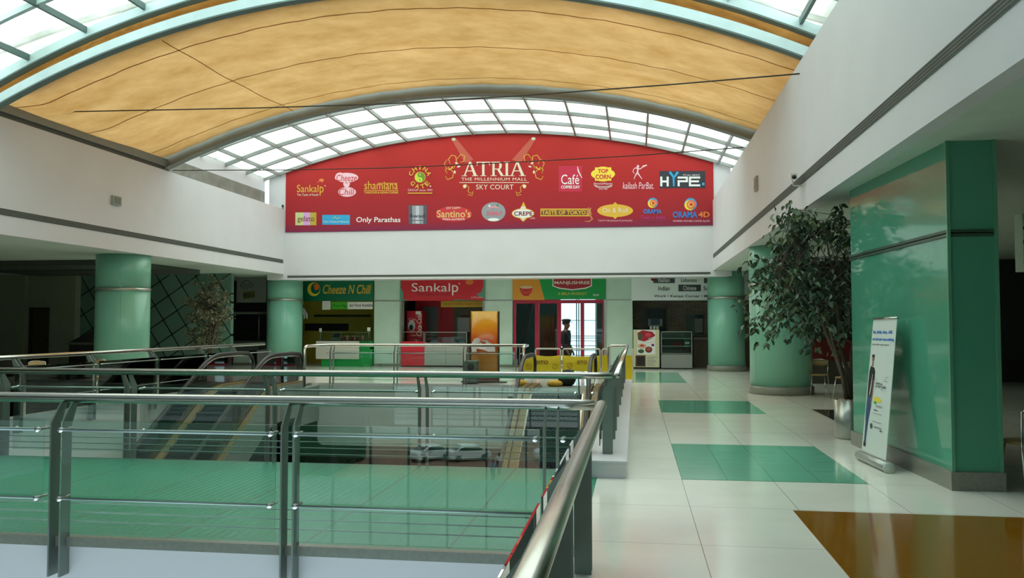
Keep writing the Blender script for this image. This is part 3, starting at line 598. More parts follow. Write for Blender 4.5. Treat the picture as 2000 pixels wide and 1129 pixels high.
# --- shop three: orange and green sign, red framed doors
b = board('shop_sign', 'orange and green shop sign with a maroon shield and a red bowl', 'sign', 1001, 1183, P('sign_bright_green', (20, 152, 74), .4), 2.50)
Print(facing(YD-.062), OUT).poly([(1001, 542), (1052, 542), (1064, 586), (1001, 586)], P('sign_orange', (226, 150, 50), .4)).build('orange_field', b)
p = Print(facing(YD-.062), OUT, base=.0035); p.poly([(1079, 542), (1156, 542), (1156, 559), (1144, 564), (1118, 567), (1092, 564), (1079, 559)], wht).lay(1).poly([(1081, 542), (1154, 542), (1154, 558), (1142, 562), (1118, 565), (1094, 562), (1081, 558)], P('shield_maroon', (170, 40, 56))).lay(2).text('MANJUSHREE', 1083, 1152, 549, 557, wht, .01); p.build('shield', b)
p = Print(facing(YD-.062), OUT, base=.0035); p.text('A BIRLA PRODUCT', 1090, 1146, 571, 576, yel, .0).text('taste', 1158, 1170, 574, 578, wht, 0, .2); p.build('lettering', b)
p = Print(facing(YD-.062), OUT, base=.0035); p.ell(1027.5, 561, 12.5, 17, red_p, 0, PI).rect(1022, 1033, 575, 578, red_p).lay(1).ell(1027.5, 561, 12.5, 3, P('bowl_cream', (226, 190, 150))).arc(1027.5, 563, 9, .3, PI-.3, 1.2, org); p.build('bowl_picture', b)
t = thing('glass_doorway', 'row of glass doors in a crimson frame under the orange and green sign', 'doorway')
mb = MB(maroon); Yd = YD; dx = lambda px: max(-4.46, min(-1.13, at(px, 650, Y=Yd).x)); zt = 2.49
mb.box(dx(1001), dx(1183), Yd-.02, Yd+.1, 2.36, zt); mb.box(dx(1001), dx(1183), Yd-.02, Yd+.1, 0, .06)
for a, b2 in ((1001, 1008), (1045, 1053), (1088, 1096), (1134, 1141), (1177, 1183)): mb.box(dx(a), dx(b2), Yd-.03, Yd+.1, 0, 2.40)
mb.build('frame', t)
for a, b2 in ((1008, 1045), (1053, 1088), (1096, 1134), (1141, 1177)): MB(doorg).box(dx(a), dx(b2), Yd+.03, Yd+.042, .06, 2.36).build('pane', t)
MB(P('sill_grey', (110, 110, 104))).box(dx(1001), dx(1012), Yd-.05, Yd-.03, 0, .3).build('kick_plate', t)
t = thing('wardrobe', 'tall dark brown cupboard seen through the crimson-framed doors', 'cupboard'); Yw = 33.2
MB(P('dark_brown_wood', (58, 26, 24), .5)).box(at(1063, 650, Y=Yw).x, at(1090, 650, Y=Yw).x, Yw, Yw+.6, 0, at(1070, 614, Y=Yw).z).build('body', t); MB(P('dark_brown_door', (66, 30, 28), .45)).box(at(1064, 650, Y=Yw).x, at(1076, 650, Y=Yw).x, Yw-.02, Yw, .1, at(1070, 616, Y=Yw).z).build('door', t)
tag(MB(P('dark_teal_reflection', (34, 48, 54), .5)).bar(at(1012, 720, Y=33)*1+Vector((0, 0, -at(1012, 720, Y=33).z+.01)), at(1047, 560, Y=33)+Vector((0, 0, ZS-.01-at(1047, 560, Y=33).z)), .2, .2, (0, 1, 0)).build('strut_reflection'), 'slanted dark bar standing in for a reflection in the leftmost crimson-framed pane', 'strut')  # solid bar added in place of a reflection in the door glass
struct(MB(P('shop_side_teal', (96, 130, 134), .5)).box(-5.0, wx0, 34.6, 34.7, 0, ZS), 'wall_shop_doors')
# --- shop four: white menu sign
b = board('menu_sign', 'white menu sign listing cuisines in black above the brick shop', 'sign', 1233, 1398, P('sign_white', (240, 244, 246), .5), 2.45, x1=4.6)
p = Print(facing(YD-.062), OUT); p.lay(0).rect(1276, 1318, 540, 553, dgry).rect(1375, 1420, 540, 553, dgry).rect(1325, 1369, 556, 569, dgry).ell(1276, 545, 5, 4, mar)
p.lay(1).text('Italian', 1286, 1308, 543, 551, wht, .012).text('Mexican', 1383, 1412, 543, 551, wht, .012).text('Chinese', 1334, 1360, 558, 567, wht, .012).text('Lebanese', 1330, 1361, 543, 551, dgry, .012).text('Indian', 1286, 1308, 559, 567.5, blk_p, .012).text('South Indian', 1374, 1424, 559, 567.5, blk_p, .012)
p.text('Worli \u2022 Kemps Corner \u2022 Malad \u2022 Kandivali', 1277, 1440, 576, 582, blk_p, .02); p.build('lettering', b)
def brick_mat():
    m = bpy.data.materials.new('brick_cladding'); m.use_nodes = True; nt = m.node_tree; b_ = nt.nodes['Principled BSDF']; br = nt.nodes.new('ShaderNodeTexBrick'); g = nt.nodes.new('ShaderNodeTexCoord'); mp = nt.nodes.new('ShaderNodeMapping'); mp.inputs['Rotation'].default_value = (PI/2, 0, 0)
    br.inputs['Scale'].default_value = 4; br.inputs['Color1'].default_value = lin((150, 136, 122)); br.inputs['Color2'].default_value = lin((128, 116, 104)); br.inputs['Mortar'].default_value = lin((70, 66, 62)); br.inputs['Row Height'].default_value = .3; br.inputs['Brick Width'].default_value = 1.2
    nt.links.new(g.outputs['Object'], mp.inputs[0]); nt.links.new(mp.outputs[0], br.inputs['Vector']); nt.links.new(br.outputs[0], b_.inputs['Base Color']); b_.inputs['Roughness'].default_value = .7; return m
Yb = 32.6
m = MB(brick_mat()).box(-.6, 6, Yb, Yb+.15, 0, ZS); struct(m, 'wall_brick')
for lab, a, b2, c0, c1 in (('larger dark framed window in the brick shop wall, above the cream cabinet', 1254, 1305, 600, 651), ('small framed hatch window in the brick shop wall, above the display case', 1338, 1378, 612, 657)):
    t = thing('hatch_window', lab, 'window'); X0_, X1_, Z0_, Z1_ = at(a, 650, Y=Yb).x, at(b2, 650, Y=Yb).x, at(a, c1, Y=Yb).z, at(a, c0, Y=Yb).z
    mb = MB(P('hatch_frame', (104, 106, 100), .5)); mb.box(X0_, X1_, Yb-.05, Yb, Z0_, Z0_+.06).box(X0_, X1_, Yb-.05, Yb, Z1_-.06, Z1_).box(X0_, X0_+.06, Yb-.05, Yb, Z0_, Z1_).box(X1_-.06, X1_, Yb-.05, Yb, Z0_, Z1_)
    if a > 1300: mb.box((X0_+X1_)/2-.1, (X0_+X1_)/2-.06, Yb-.05, Yb, Z0_, Z1_)
    mb.build('frame', t); MB(P('hatch_glass', (50, 62, 62), .1)).box(X0_+.06, X1_-.06, Yb-.02, Yb-.005, Z0_+.06, Z1_-.06).build('pane', t)
    if a > 1300: MB(P('hatch_light', (130, 140, 136), .4)).box((X0_+X1_)/2-.02, X1_-.1, Yb-.03, Yb-.02, Z0_+.15, Z1_-.2).build('screen', t)
tag(MB(P('ledge_grey', (120, 118, 108), .5)).box(at(1354, 660, Y=32).x, 4.2, 31.9, 32.59, at(1360, 664, Y=32).z, at(1360, 659, Y=32).z).build('ledge'), 'narrow grey counter ledge at the right of the brick shop', 'ledge')
struct(MB(brick).box(at(1354, 660, Y=32).x, 4.2, 32.0, 32.59, 0, at(1360, 664, Y=32).z), 'wall_counter')
# cream cabinet with food pictures
t = thing('food_cabinet', 'cream upright cabinet with food pictures and a black grille', 'cabinet'); Yk = 30.5
cream = P('cream_paint', (206, 204, 168), .5); kx = lambda px: at(px, 680, Y=Yk).x; kz = lambda py: at(1260, py, Y=Yk).z
MB(cream).box(kx(1237), kx(1288), Yk, Yk+.7, .06, kz(644)).build('body', t, .01); MB(black).box(kx(1238), kx(1287), Yk+.02, Yk+.68, 0, .06).build('toe_kick', t)
p = Print(facing(Yk), OUT); p.rect(1245, 1280, 645, 668, wht).rect(1245, 1280, 669, 692, wht).lay(1)
p.poly([(1245, 650), (1255, 645), (1274, 648), (1280, 655), (1272, 662), (1258, 667), (1246, 664)], P('food_red', (170, 30, 44))).ell(1250, 657, 4, 7, P('food_green', (60, 90, 50))).ell(1254, 676, 9, 5, P('food_cream', (214, 180, 150))).ell(1267, 683, 7, 6, P('food_brown', (120, 50, 40))).ell(1252, 686, 6, 4, P('food_green', (60, 90, 50))).ell(1275, 674, 3, 2.5, P('food_purple', (90, 40, 100)))
p.lay(2).ell(1266, 654, 6, 4, P('food_pink', (220, 60, 80))).ell(1267, 682, 4, 3, P('food_tomato', (190, 80, 60))).ell(1254, 675, 4, 2, red_p).stroke([(1266, 662), (1279, 658)], 1, wht); p.build('food_picture', t)
p = Print(facing(Yk), OUT); p.rect(1241, 1261, 694, 716, brn).lay(1).rect(1243.5, 1259, 696, 714, blk_p); p.build('grille', t)
p = Print(facing(Yk), OUT)
for k in range(6): p.rect(1264, 1283-(k*5) % 7, 697+k*3.1, 698.3+k*3.1, gry)
p.build('small_print', t)
for k, px in enumerate((1271, 1278, 1284)):
    o = MB(P('cup_white', (206, 214, 212), .3)).lathe([(.03, 0), (.042, .12), (.04, .12), (.028, .005)], (at(px, 640, Y=30.8).x, 30.8, kz(644)+.003), 14).build('cup'); tag(o, 'white cup on top of the cream cabinet, %s of three' % ['leftmost', 'middle', 'rightmost'][k], 'cup', 'cups on the cream cabinet')
    o.location = (0, 0, 0)
t = thing('wall_dispenser', 'small blue and white machine on the ledge behind the cream cabinet', 'dispenser')
MB(P('machine_white', (150, 160, 164), .4)).box(at(1266, 630, Y=32).x, at(1294, 630, Y=32).x, 32.1, 32.5, at(1280, 637, Y=32).z, at(1280, 623, Y=32).z).build('body', t)
MB(P('machine_blue', (36, 76, 96), .3)).box(at(1271, 630, Y=32).x, at(1289, 630, Y=32).x, 32.08, 32.1, at(1280, 634, Y=32).z, at(1280, 622, Y=32).z).build('screen', t)
MB(granite).box(at(1266, 630, Y=32).x+.1, at(1294, 630, Y=32).x-.1, 32.15, 32.45, 0, at(1280, 637, Y=32).z).build('stand', t)
# display case
t = thing('display_case', 'glass pastry display case with a steel base beside the cream cabinet', 'display case')
d0, d1 = kx(1291), kx(1352)
MB(P('case_steel', (160, 162, 156), .35, .5)).box(d0, d1, Yk, Yk+.75, .04, .54).build('base', t); MB(black).box(d0+.02, d1-.02, Yk+.02, Yk+.7, 0, .04).build('toe_kick', t)
MB(steel).box(d0, d0+.03, Yk, Yk+.75, .54, 1.34).box(d1-.03, d1, Yk, Yk+.75, .54, 1.34).box(d0, d1, Yk, Yk+.03, 1.31, 1.34).box(d0, d1, Yk, Yk+.75, .52, .56).build('frame', t)
MB(pane).box(d0+.03, d1-.03, Yk+.01, Yk+.018, .56, 1.31).build('glass', t); MB(P('case_back', (66, 84, 76), .4)).box(d0, d1, Yk+.73, Yk+.75, .54, 1.34).build('back', t)
for z in (.80, 1.07): MB(P('case_shelf', (170, 184, 178), .3)).box(d0+.03, d1-.03, Yk+.06, Yk+.7, z, z+.02).build('shelf', t)
for k in range(6):
    X_ = d0+.40+.072*k; o = thing('canned_drink', 'small red can in the display case, %s from the left' % ['first', 'second', 'third', 'fourth', 'fifth', 'sixth'][k], 'can', 'red cans in the display case')
    MB(P('can_red', (150, 50, 54), .3)).lathe([(.028, 0), (.03, .01), (.03, .1), (.024, .115)], (X_, Yk+.3, .822), 12).build('body', o); MB(steel).lathe([(.024, 0), (.022, .004)], (X_, Yk+.3, .822+.115), 12).build('lid', o)
t = thing('green_carton', 'green carton at the right of the display case shelf', 'carton'); MB(P('carton_green', (30, 120, 80), .4)).box(d1-.26, d1-.06, Yk+.2, Yk+.5, .822, 1.04).build('body', t); MB(wht).box(d1-.24, d1-.08, Yk+.196, Yk+.2, .9, .95).build('label_band', t)
# ------------------------------------------------------------------ red banner over the far wall
YB = YF-.035
t = thing('mall_banner', 'huge red arched banner of restaurant logos on the far white wall', 'banner')
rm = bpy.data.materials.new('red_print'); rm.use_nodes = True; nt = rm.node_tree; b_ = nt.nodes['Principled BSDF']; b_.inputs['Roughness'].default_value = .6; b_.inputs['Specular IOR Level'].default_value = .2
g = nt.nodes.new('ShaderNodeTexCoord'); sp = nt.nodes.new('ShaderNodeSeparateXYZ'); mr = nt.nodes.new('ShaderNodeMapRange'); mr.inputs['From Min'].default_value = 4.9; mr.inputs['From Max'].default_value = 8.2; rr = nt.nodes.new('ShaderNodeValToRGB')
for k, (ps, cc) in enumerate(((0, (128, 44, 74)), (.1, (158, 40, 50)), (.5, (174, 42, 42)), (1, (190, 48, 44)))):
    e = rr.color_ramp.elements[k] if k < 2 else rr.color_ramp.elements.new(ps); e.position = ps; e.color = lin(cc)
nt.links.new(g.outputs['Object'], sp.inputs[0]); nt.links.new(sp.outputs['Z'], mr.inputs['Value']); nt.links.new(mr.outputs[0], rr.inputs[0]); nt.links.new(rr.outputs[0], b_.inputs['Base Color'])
bx0, bx1 = -12.45, 2.63
topz = lambda x: 8.25-((x+4.9)/7.55)**2*1.13
xs_ = [bx1+(bx0-bx1)*k/40 for k in range(41)]
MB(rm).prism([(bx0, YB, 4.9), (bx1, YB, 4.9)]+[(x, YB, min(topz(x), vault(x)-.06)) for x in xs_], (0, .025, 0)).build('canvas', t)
BF = facing(YB)
def logo(fn, name='logo', label=None):
    p = Print(BF, OUT, step=.004, base=.004); fn(p); o = p.build(name, t)
    if label: o['label'] = label
cream_p = P('print_cream', (232, 214, 190), .5); tan = P('print_tan', (196, 120, 80), .5); beamp = P('print_beam', (196, 84, 64), .5)
# serif title drawn letter by letter
def serif(p, ch, x0, x1, y0, y1, m):
    w, h = x1-x0, y1-y0; Q = lambda pts: p.poly([(x0+u*w, y1-v*h) for u, v in pts], m); s = .045
    def foot(a, b, v): Q([(a, v), (b, v), (b, v+s), (a, v+s)])
    if ch == 'A':
        Q([(.44, 1), (.52, 1), (.20, 0), (.12, 0)]); Q([(.44, 1), (.56, 1), (.93, 0), (.74, 0)]); Q([(.26, .33), (.70, .33), (.68, .39), (.28, .39)]); foot(0, .32, 0); foot(.62, 1, 0)
    if ch == 'T':
        Q([(.41, 0), (.59, 0), (.59, 1), (.41, 1)]); Q([(0, .94), (1, .94), (1, 1), (0, 1)]); Q([(0, .74), (.05, .74), (.1, .96), (0, .96)]); Q([(1, .74), (.95, .74), (.9, .96), (1, .96)]); foot(.28, .72, 0)
    if ch == 'R':
        Q([(.14, 0), (.30, 0), (.30, 1), (.14, 1)]); Q([(.3, .94), (.6, .94), (.6, 1), (.3, 1)]); Q([(.3, .46), (.6, .46), (.6, .52), (.3, .52)]); foot(0, .44, 0); foot(.02, .3, 1-s)
        p.stroke([(x0+(.58+.15*math.sin(a))*w, y1-(.73+.24*math.cos(a))*h) for a in [PI*k/10 for k in range(11)]], [.06*w+.12*w*math.sin(PI*k/10) for k in range(11)], m)
        Q([(.46, .5), (.64, .5), (.98, 0), (.76, 0)]); foot(.74, 1.04, 0)
    if ch == 'I':
        Q([(.30, 0), (.70, 0), (.70, 1), (.30, 1)]); foot(0, 1, 0); foot(0, 1, 1-s)
def atria(p):
    for ch, a, b2 in (('A', 902, 934), ('T', 931, 957), ('R', 958, 985), ('I', 984, 996), ('A', 994, 1027)): serif(p, ch, a, b2, 316, 344, cream_p)
logo(atria, 'title_lettering')
logo(lambda p: p.text('THE MILLENNIUM MALL', 901, 1029, 347, 353, cream_p, .0, 0, 1.1).text('SKY COURT', 930, 1003, 360.5, 370, cream_p, .0, 0, 1.05).rect(897, 1033, 356, 357.2, cream_p), 'subtitle_lettering')
logo(lambda p: p.poly([(882, 272), (889, 268), (925, 312), (908, 318)], beamp).lay(1).ell(886, 272, 4, 3, cream_p), 'spotlight_print')
logo(lambda p: p.poly([(1046, 272), (1039, 268), (1000, 312), (1018, 318)], beamp).lay(1).ell(1042, 271, 4, 3, cream_p), 'spotlight_print')
def floral(p, sx_, cx):
    f = lambda u, v: (cx+sx_*u, v)
    for pts in ([(-20, 345), (-16, 352), (-6, 348), (-4, 338), (-14, 328), (-20, 332), (-17, 340)], [(-4, 330), (2, 318), (0, 306), (-8, 304), (-14, 312), (-10, 322)], [(2, 312), (10, 302), (18, 306), (16, 316), (8, 318)], [(-18, 330), (-22, 320), (-16, 312)]):
        p.stroke([f(u, v-1) for u, v in pts], [.8]+[1.5]*(len(pts)-2)+[.6], gold)
    for u, v, a in ((0, 318, .4), (-6, 326, 2.2), (4, 326, -.3), (-2, 334, 1.4), (-10, 330, 2.9)):
        c_, s_ = math.cos(a), math.sin(a); p.poly([f(u+6*c_, v+6*s_), f(u+2*c_-2*s_, v+2*s_+2*c_), f(u-2*c_, v-2*s_), f(u+2*c_+2*s_, v+2*s_-2*c_)], cream_p if a < 2 else gold)
def flour2(p, sx_, cx):
    f = lambda u, v: (cx+sx_*u, v)
    p.stroke([f(u, v) for u, v in ((-8, 368), (-10, 362), (-4, 360), (2, 366), (0, 374), (6, 378), (10, 374), (8, 382), (0, 380))], 1.2, gold).ell(*f(-6, 364), 3, 3.5, cream_p)
logo(lambda p: floral(p, 1, 890), 'floral_print'); logo(lambda p: floral(p, -1, 1041), 'floral_print'); logo(lambda p: flour2(p, 1, 914), 'floral_print'); logo(lambda p: flour2(p, -1, 1018), 'floral_print')
logo(lambda p: p.text('Sankal', 580, 622, 361, 375.5, gold, .0).text('p', 624.5, 632, 364.5, 382, gold, .0).text('The Taste of South', 580, 622, 378, 382.5, cream_p).ell(628, 352, 5, 3, org).stroke([(619, 357), (626, 353), (631, 357)], 1, org).ell(635, 363, 1.2, 1.2, pink))
logo(lambda p: p.ell(677, 347, 23, 9.5, pink).ell(664, 345, 9, 8, pink).ell(678, 375, 17.5, 9.5, pink).poly([(670, 358), (673.5, 356), (677, 358.5), (680.5, 356), (684, 358), (682, 364), (677, 367), (672, 364)], pink).lay(1).text('Cheeze', 657, 697, 341, 354, red_p, .0, .15).text('Chill', 662, 692, 368, 381, red_p, .0, .15))
logo(lambda p: p.text('shamiana', 711.6, 777, 354, 370, gold, .0).rect(738, 776, 357.5, 358.6, gold).rect(711, 778, 371.6, 372.8, gold).text('TANDOORI & INDIAN CUISINE', 711.6, 777.6, 374.2, 378, yel))
def gate(p):
    p.ell(820.5, 346.3, 10.8, 10.8, gold).lay(1).ell(820.5, 346.3, 9.6, 9.6, P('print_lime_yellow', (200, 214, 60))).lay(2).ell(820.5, 346.3, 9.6, 9.6, P('print_olive', (110, 140, 40)), -PI/2, PI/2, 14).lay(3).ell(820.5, 341.5, 4.8, 4.8, P('print_olive', (110, 140, 40))).ell(820.5, 351.1, 4.8, 4.8, P('print_lime_yellow', (200, 214, 60))).lay(4).ell(820.5, 341.5, 1.4, 1.4, yel).ell(820.5, 351.1, 1.4, 1.4, grn)
    for st, a0, a1, fl in (('CHINA', -PI*.97, -PI*.03, 1), ('GATE', PI*.86, PI*.14, -1)):
        for k, ch in enumerate(st):
            a = a0+(a1-a0)*(k+.5)/len(st); x, y = 820.5+18.5*math.cos(a), 346.3+18.5*math.sin(a); w_ = 1.2 if ch == 'I' else 4
            p.text(ch, x-w_, x+w_, y-4.3, y+4.3, gold, .02, rot=(a+PI/2 if fl > 0 else a-PI/2))
    p.text('GROUP since 1993', 797, 844.7, 369.4, 373.6, pink).rect(797, 844.7, 376.5, 378.5, gold).ell(841, 364, 1.5, 1.5, pink)
logo(gate)
logo(lambda p: p.rect(1091, 1137, 324, 374.5, crim).lay(1).text('Caf\u00e9', 1096, 1131, 341, 360, wht).text('COFFEE DAY', 1096, 1132.5, 362.5, 368.3, wht, .02).stroke([(1128, 325), (1129.5, 334), (1133, 341), (1137, 348)], [.8, 2.4, 1.8, .8], wht))
logo(lambda p: p.ell(1177.7, 340, 23.5, 11, yel).rect(1162, 1194, 327, 353, yel).ell(1177.7, 330, 12, 4.5, yel).ell(1177.7, 350, 12, 4.5, yel).lay(1).text('TOP', 1168, 1188, 330, 338, red_p, .03).text('CORN', 1163, 1193, 341, 350, red_p, .03).text('Flavoured Popcorn', 1160, 1196, 357, 361.5, wht).stroke([(1160, 361.5), (1170, 364.5), (1186, 364.5), (1196, 361.5)], 1, wht).stroke([(1162, 364), (1171, 367), (1186, 367), (1195, 364)], .8, wht).text('Since 1985', 1170, 1186, 368, 371, pink))
def kailash(p):
    p.ell(1246, 325, 2.4, 2.6, pink).stroke([(1238, 330), (1241, 328), (1246, 329), (1250, 330), (1256, 326), (1262, 323)], [1, 2, 2.4, 2, 1.4, 1], pink).stroke([(1246, 329), (1245, 337), (1241, 343), (1238, 350)], [3, 3, 2, 1], pink).stroke([(1245, 337), (1249, 343), (1254, 350)], [3, 2, 1], pink).stroke([(1238, 330), (1236, 335), (1239, 339)], 1.2, pink).poly([(1254, 324), (1263, 321.5), (1264, 323.5), (1256, 327)], pink)
    p.text('kailash ParBat.', 1216.5, 1277, 356, 369, pink, .0, .12)
logo(kailash)
def hype(p):
    p.rect(1288, 1377.5, 334, 367.6, P('print_navy', (40, 40, 50))).lay(1)
    for a in ((1289.5, 1293.5, 345, 364), (1302, 1306, 345, 364), (1293, 1303, 352.5, 356.5), (1323.5, 1327.5, 352, 364), (1323.5, 1343, 345, 348.8), (1339.5, 1343.5, 345, 356), (1326, 1343, 352.2, 356), (1345.5, 1349.5, 345, 364), (1345.5, 1367.5, 345, 348.8), (1345.5, 1365, 352.4, 356.2), (1345.5, 1367.5, 360.2, 364)): p.rect(*a, wht)
    p.lay(2).stroke([(1308, 336), (1315.5, 346), (1316, 364)], [5, 4, 3], sky_p).stroke([(1324, 336), (1317, 346)], [5, 3.5], sky_p).text("IT'S ALL ABOUT", 1334, 1367, 340.5, 343.5, wht).rect(1371, 1376, 357, 362, sky_p)
logo(hype)
# lower row
logo(lambda p: p.rect(577, 592.5, 415, 440, P('print_pistachio', (196, 204, 140))).rect(592.5, 606, 415, 440, P('print_lilac', (214, 160, 210))).rect(606, 618, 415, 440, P('print_mustard', (186, 160, 50))).lay(1).text('gelato', 581, 614, 422, 435.5, mar).stroke([(582, 434), (585, 436.5), (589, 434)], .8, gold))
logo(lambda p: p.rect(629.5, 683.5, 419.8, 439, sky_p).lay(1).text('New Zealand Natural', 632, 681, 431.5, 434.5, wht).stroke([(650, 427), (655, 423.5), (658, 427), (664, 425)], .9, yel))
logo(lambda p: p.text('Only Parathas', 696, 782, 424, 437, wht, .01, .05))
logo(lambda p: p.rect(798, 833.7, 400.6, 438, P('print_charcoal', (84, 80, 92))).rect(805, 827, 402, 437, gry).lay(1).rect(812, 819, 402, 437, P('print_silver', (190, 190, 198))).lay(2).text('Swad', 801, 829, 418, 425, P('print_indigo', (40, 36, 70)), .01).rect(804, 826, 430, 431, dgry))
logo(lambda p: p.ell(886.5, 418, 35.5, 15, red_p).lay(1).text("Santino's", 853, 919.5, 410, 425, P('print_biscuit', (222, 176, 110)), .02).text('EAT HAPPY', 872, 900, 404, 408.5, cream_p).text('PIZZA and PASTA', 865, 908, 426.5, 430, wht, .01))
logo(lambda p: p.ell(964, 414, 23.5, 19, gry).lay(1).ell(964, 429, 11, 3, wht).text('DONUT', 951, 981, 413, 421, P('print_rose', (220, 90, 110)), .03).poly([(950, 409), (958, 403), (968, 402), (977, 408), (964, 406)], P('print_soft_pink', (214, 150, 160))).ell(956, 402, 2, 2, wht).ell(972, 401, 2, 2, grn))
logo(lambda p: p.ell(1021.5, 417, 22, 10, gold).poly([(1016, 408), (1022.5, 394), (1029, 408)], gold).poly([(1012, 424), (1022, 433.5), (1032, 424)], gold).lay(1).ell(1021.5, 417, 20.5, 8.5, wht).ell(1021.5, 407, 5, 4, cream_p).poly([(1017, 425), (1021.5, 432), (1027, 425)], cream_p).lay(2).text('CREPE', 1004, 1040, 413, 421.5, mar, .02).text('cafe', 1036, 1045, 424, 428, pink))
logo(lambda p: p.rect(1055.5, 1154, 407.5, 422.5, gold).lay(1).rect(1057, 1146, 410, 420, brn).lay(2).text('TASTE OF TOKYO', 1058, 1144, 411, 419, gold, .03).stroke([(1150, 405), (1148, 413), (1153, 421), (1157, 428), (1150, 433), (1142, 432)], [2, 4, 4, 3, 2, 1], tan).stroke([(1155, 406), (1152, 412), (1156, 419)], 1.5, tan))
logo(lambda p: p.ell(1201.5, 411.5, 35, 12.5, gold).poly([(1195, 401), (1201.5, 394.5), (1208, 401), (1208, 422), (1201.5, 428), (1195, 422)], gold).lay(1).text('On & Roll', 1177, 1226, 406, 415.5, cream_p, .0).text('TASTY MUGHLAI FLAVOURS', 1168, 1235, 429.5, 432.5, pink))
def swirl(p, cx, cy_, r):
    p.ell(cx, cy_, r, r, sky_p).lay(1).ell(cx-.15*r, cy_+.15*r, .82*r, .82*r, yel).lay(2).ell(cx+.1*r, cy_+.05*r, .72*r, .72*r, org).lay(3).ell(cx+.22*r, cy_, .62*r, .62*r, P('print_salmon', (226, 110, 90))).lay(4).ell(cx+.05*r, cy_+.08*r, .42*r, .42*r, yel).lay(5).ell(cx+.08*r, cy_+.05*r, .28*r, .28*r, red_p).lay(1)
logo(lambda p: (swirl(p, 1275, 396.4, 10), p.text('ORAMA', 1256.5, 1292, 408.5, 417.5, blue_p, .03), p.text('Twist n Shake', 1252, 1300, 421, 428, P('print_magenta', (190, 50, 130)), .0, .2), p.rect(1252, 1298, 430.5, 431.5, P('print_dull_purple', (130, 60, 100)))))
logo(lambda p: (swirl(p, 1348.7, 399, 12.2), p.text('ORAMA', 1314, 1362, 413, 425.5, blue_p, .03), p.text('4D', 1364, 1386, 413.5, 424.5, org, .03), p.text('WHERE MOVIES COME ALIVE', 1314, 1386, 430, 433.5, pink)))
# ------------------------------------------------------------------ small things fixed to the white walls
t = thing('security_camera', 'small white security camera on the right white wall above the slot vent', 'camera'); q = at(1547, 348, X=2.44)
MB(wht).tube([(XR, q.y, q.z-.12), (2.46, q.y, q.z-.12), (2.44, q.y, q.z-.03)], .012, 8).build('bracket', t); MB(P('camera_white', (214, 214, 206), .4)).bar(q+Vector((-.02, -.28, -.02)), q+Vector((.02, .14, .05)), .1, .09).build('housing', t); MB(black).ball(q+Vector((-.02, -.28, -.03)), (.035, .02, .035), 6).build('lens', t)
t = thing('wall_box', 'beige rectangular box on the right white wall, above the far end of the vent', 'box'); q = at(1479, 359, X=XR)
MB(P('box_beige', (160, 152, 138), .6)).box(XR-.05, XR, q.y-.16, q.y+.16, q.z-.15, q.z+.15).build('body', t); MB(P('box_beige_dark', (140, 132, 120), .6)).box(XR-.056, XR-.05, q.y-.12, q.y+.12, q.z-.11, q.z+.11).build('cover', t)
t = thing('wall_box', 'grey square speaker box on the left white wall', 'box'); q = at(225, 392, X=XL)
MB(P('box_grey', (150, 156, 144), .6)).box(XL, XL+.06, q.y-.17, q.y+.17, q.z-.11, q.z+.11).build('body', t); MB(P('box_grey_dark', (120, 126, 114), .6)).box(XL+.06, XL+.066, q.y-.13, q.y+.13, q.z-.08, q.z+.08).build('grille', t)
t = thing('banner_clip', 'thin grey pipe down the left edge of the red banner', 'pipe'); MB(P('pipe_grey', (110, 116, 110), .4, .6)).tube([at(551, 447, Y=YF-.03), at(552, 405, Y=YF-.03)], .02, 6).build('pipe', t); MB(black).ball(at(552, 402, Y=YF-.04), .04, 6).build('bracket', t)
# ------------------------------------------------------------------ poster column and bin on the far deck
t = thing('poster_column', 'tall yellow and orange curved poster column with torn white paper, behind the far railing', 'poster column')
xc = -4.1; hw = .385; Yt = 22.75
cv = lambda x: .10*((x-xc)/hw)**2
def ramp_mat(name, stops, z0, z1, rough=.2):
    m = bpy.data.materials.new(name); m.use_nodes = True; nt = m.node_tree; b_ = nt.nodes['Principled BSDF']; b_.inputs['Roughness'].default_value = rough
    g = nt.nodes.new('ShaderNodeTexCoord'); n = nt.nodes.new('ShaderNodeTexNoise'); n.inputs['Scale'].default_value = 3; ad = nt.nodes.new('ShaderNodeMath'); ad.operation = 'MULTIPLY_ADD'; ad.inputs[1].default_value = .25; sp = nt.nodes.new('ShaderNodeSeparateXYZ'); mr = nt.nodes.new('ShaderNodeMapRange'); mr.inputs['From Min'].default_value = z0; mr.inputs['From Max'].default_value = z1; rr = nt.nodes.new('ShaderNodeValToRGB')
    for k, (ps, cc) in enumerate(stops):
        e = rr.color_ramp.elements[k] if k < 2 else rr.color_ramp.elements.new(ps); e.position = ps; e.color = lin(cc)
    nt.links.new(g.outputs['Object'], sp.inputs[0]); nt.links.new(g.outputs['Object'], n.inputs['Vector']); nt.links.new(n.outputs['Fac'], ad.inputs[0]); nt.links.new(sp.outputs['Z'], ad.inputs[2]); nt.links.new(ad.outputs[0], mr.inputs['Value']); nt.links.new(mr.outputs[0], rr.inputs[0]); nt.links.new(rr.outputs[0], b_.inputs['Base Color']); return m
pm = ramp_mat('poster_print', [(0, (196, 40, 34)), (.09, (196, 44, 34)), (.12, (214, 140, 24)), (.35, (216, 130, 30)), (.45, (206, 88, 36)), (.6, (214, 96, 30)), (.75, (220, 136, 20)), (1, (226, 176, 20))], .15, 2.1)
mb = MB(pm); xs2 = [xc-hw+2*hw*k/16 for k in range(17)]; mb.sm = True
mb.prism([(x, Yt+cv(x), .03) for x in xs2]+[(x, Yt+cv(x)+.05, .03) for x in xs2[::-1]], (0, 0, 1.92)); mb.build('poster', t)
MB(black).box(xc+hw, xc+hw+.03, Yt+.08, Yt+.16, .03, 1.95).box(xc-hw-.02, xc-hw, Yt+.08, Yt+.16, .03, 1.95).build('side_frame', t)
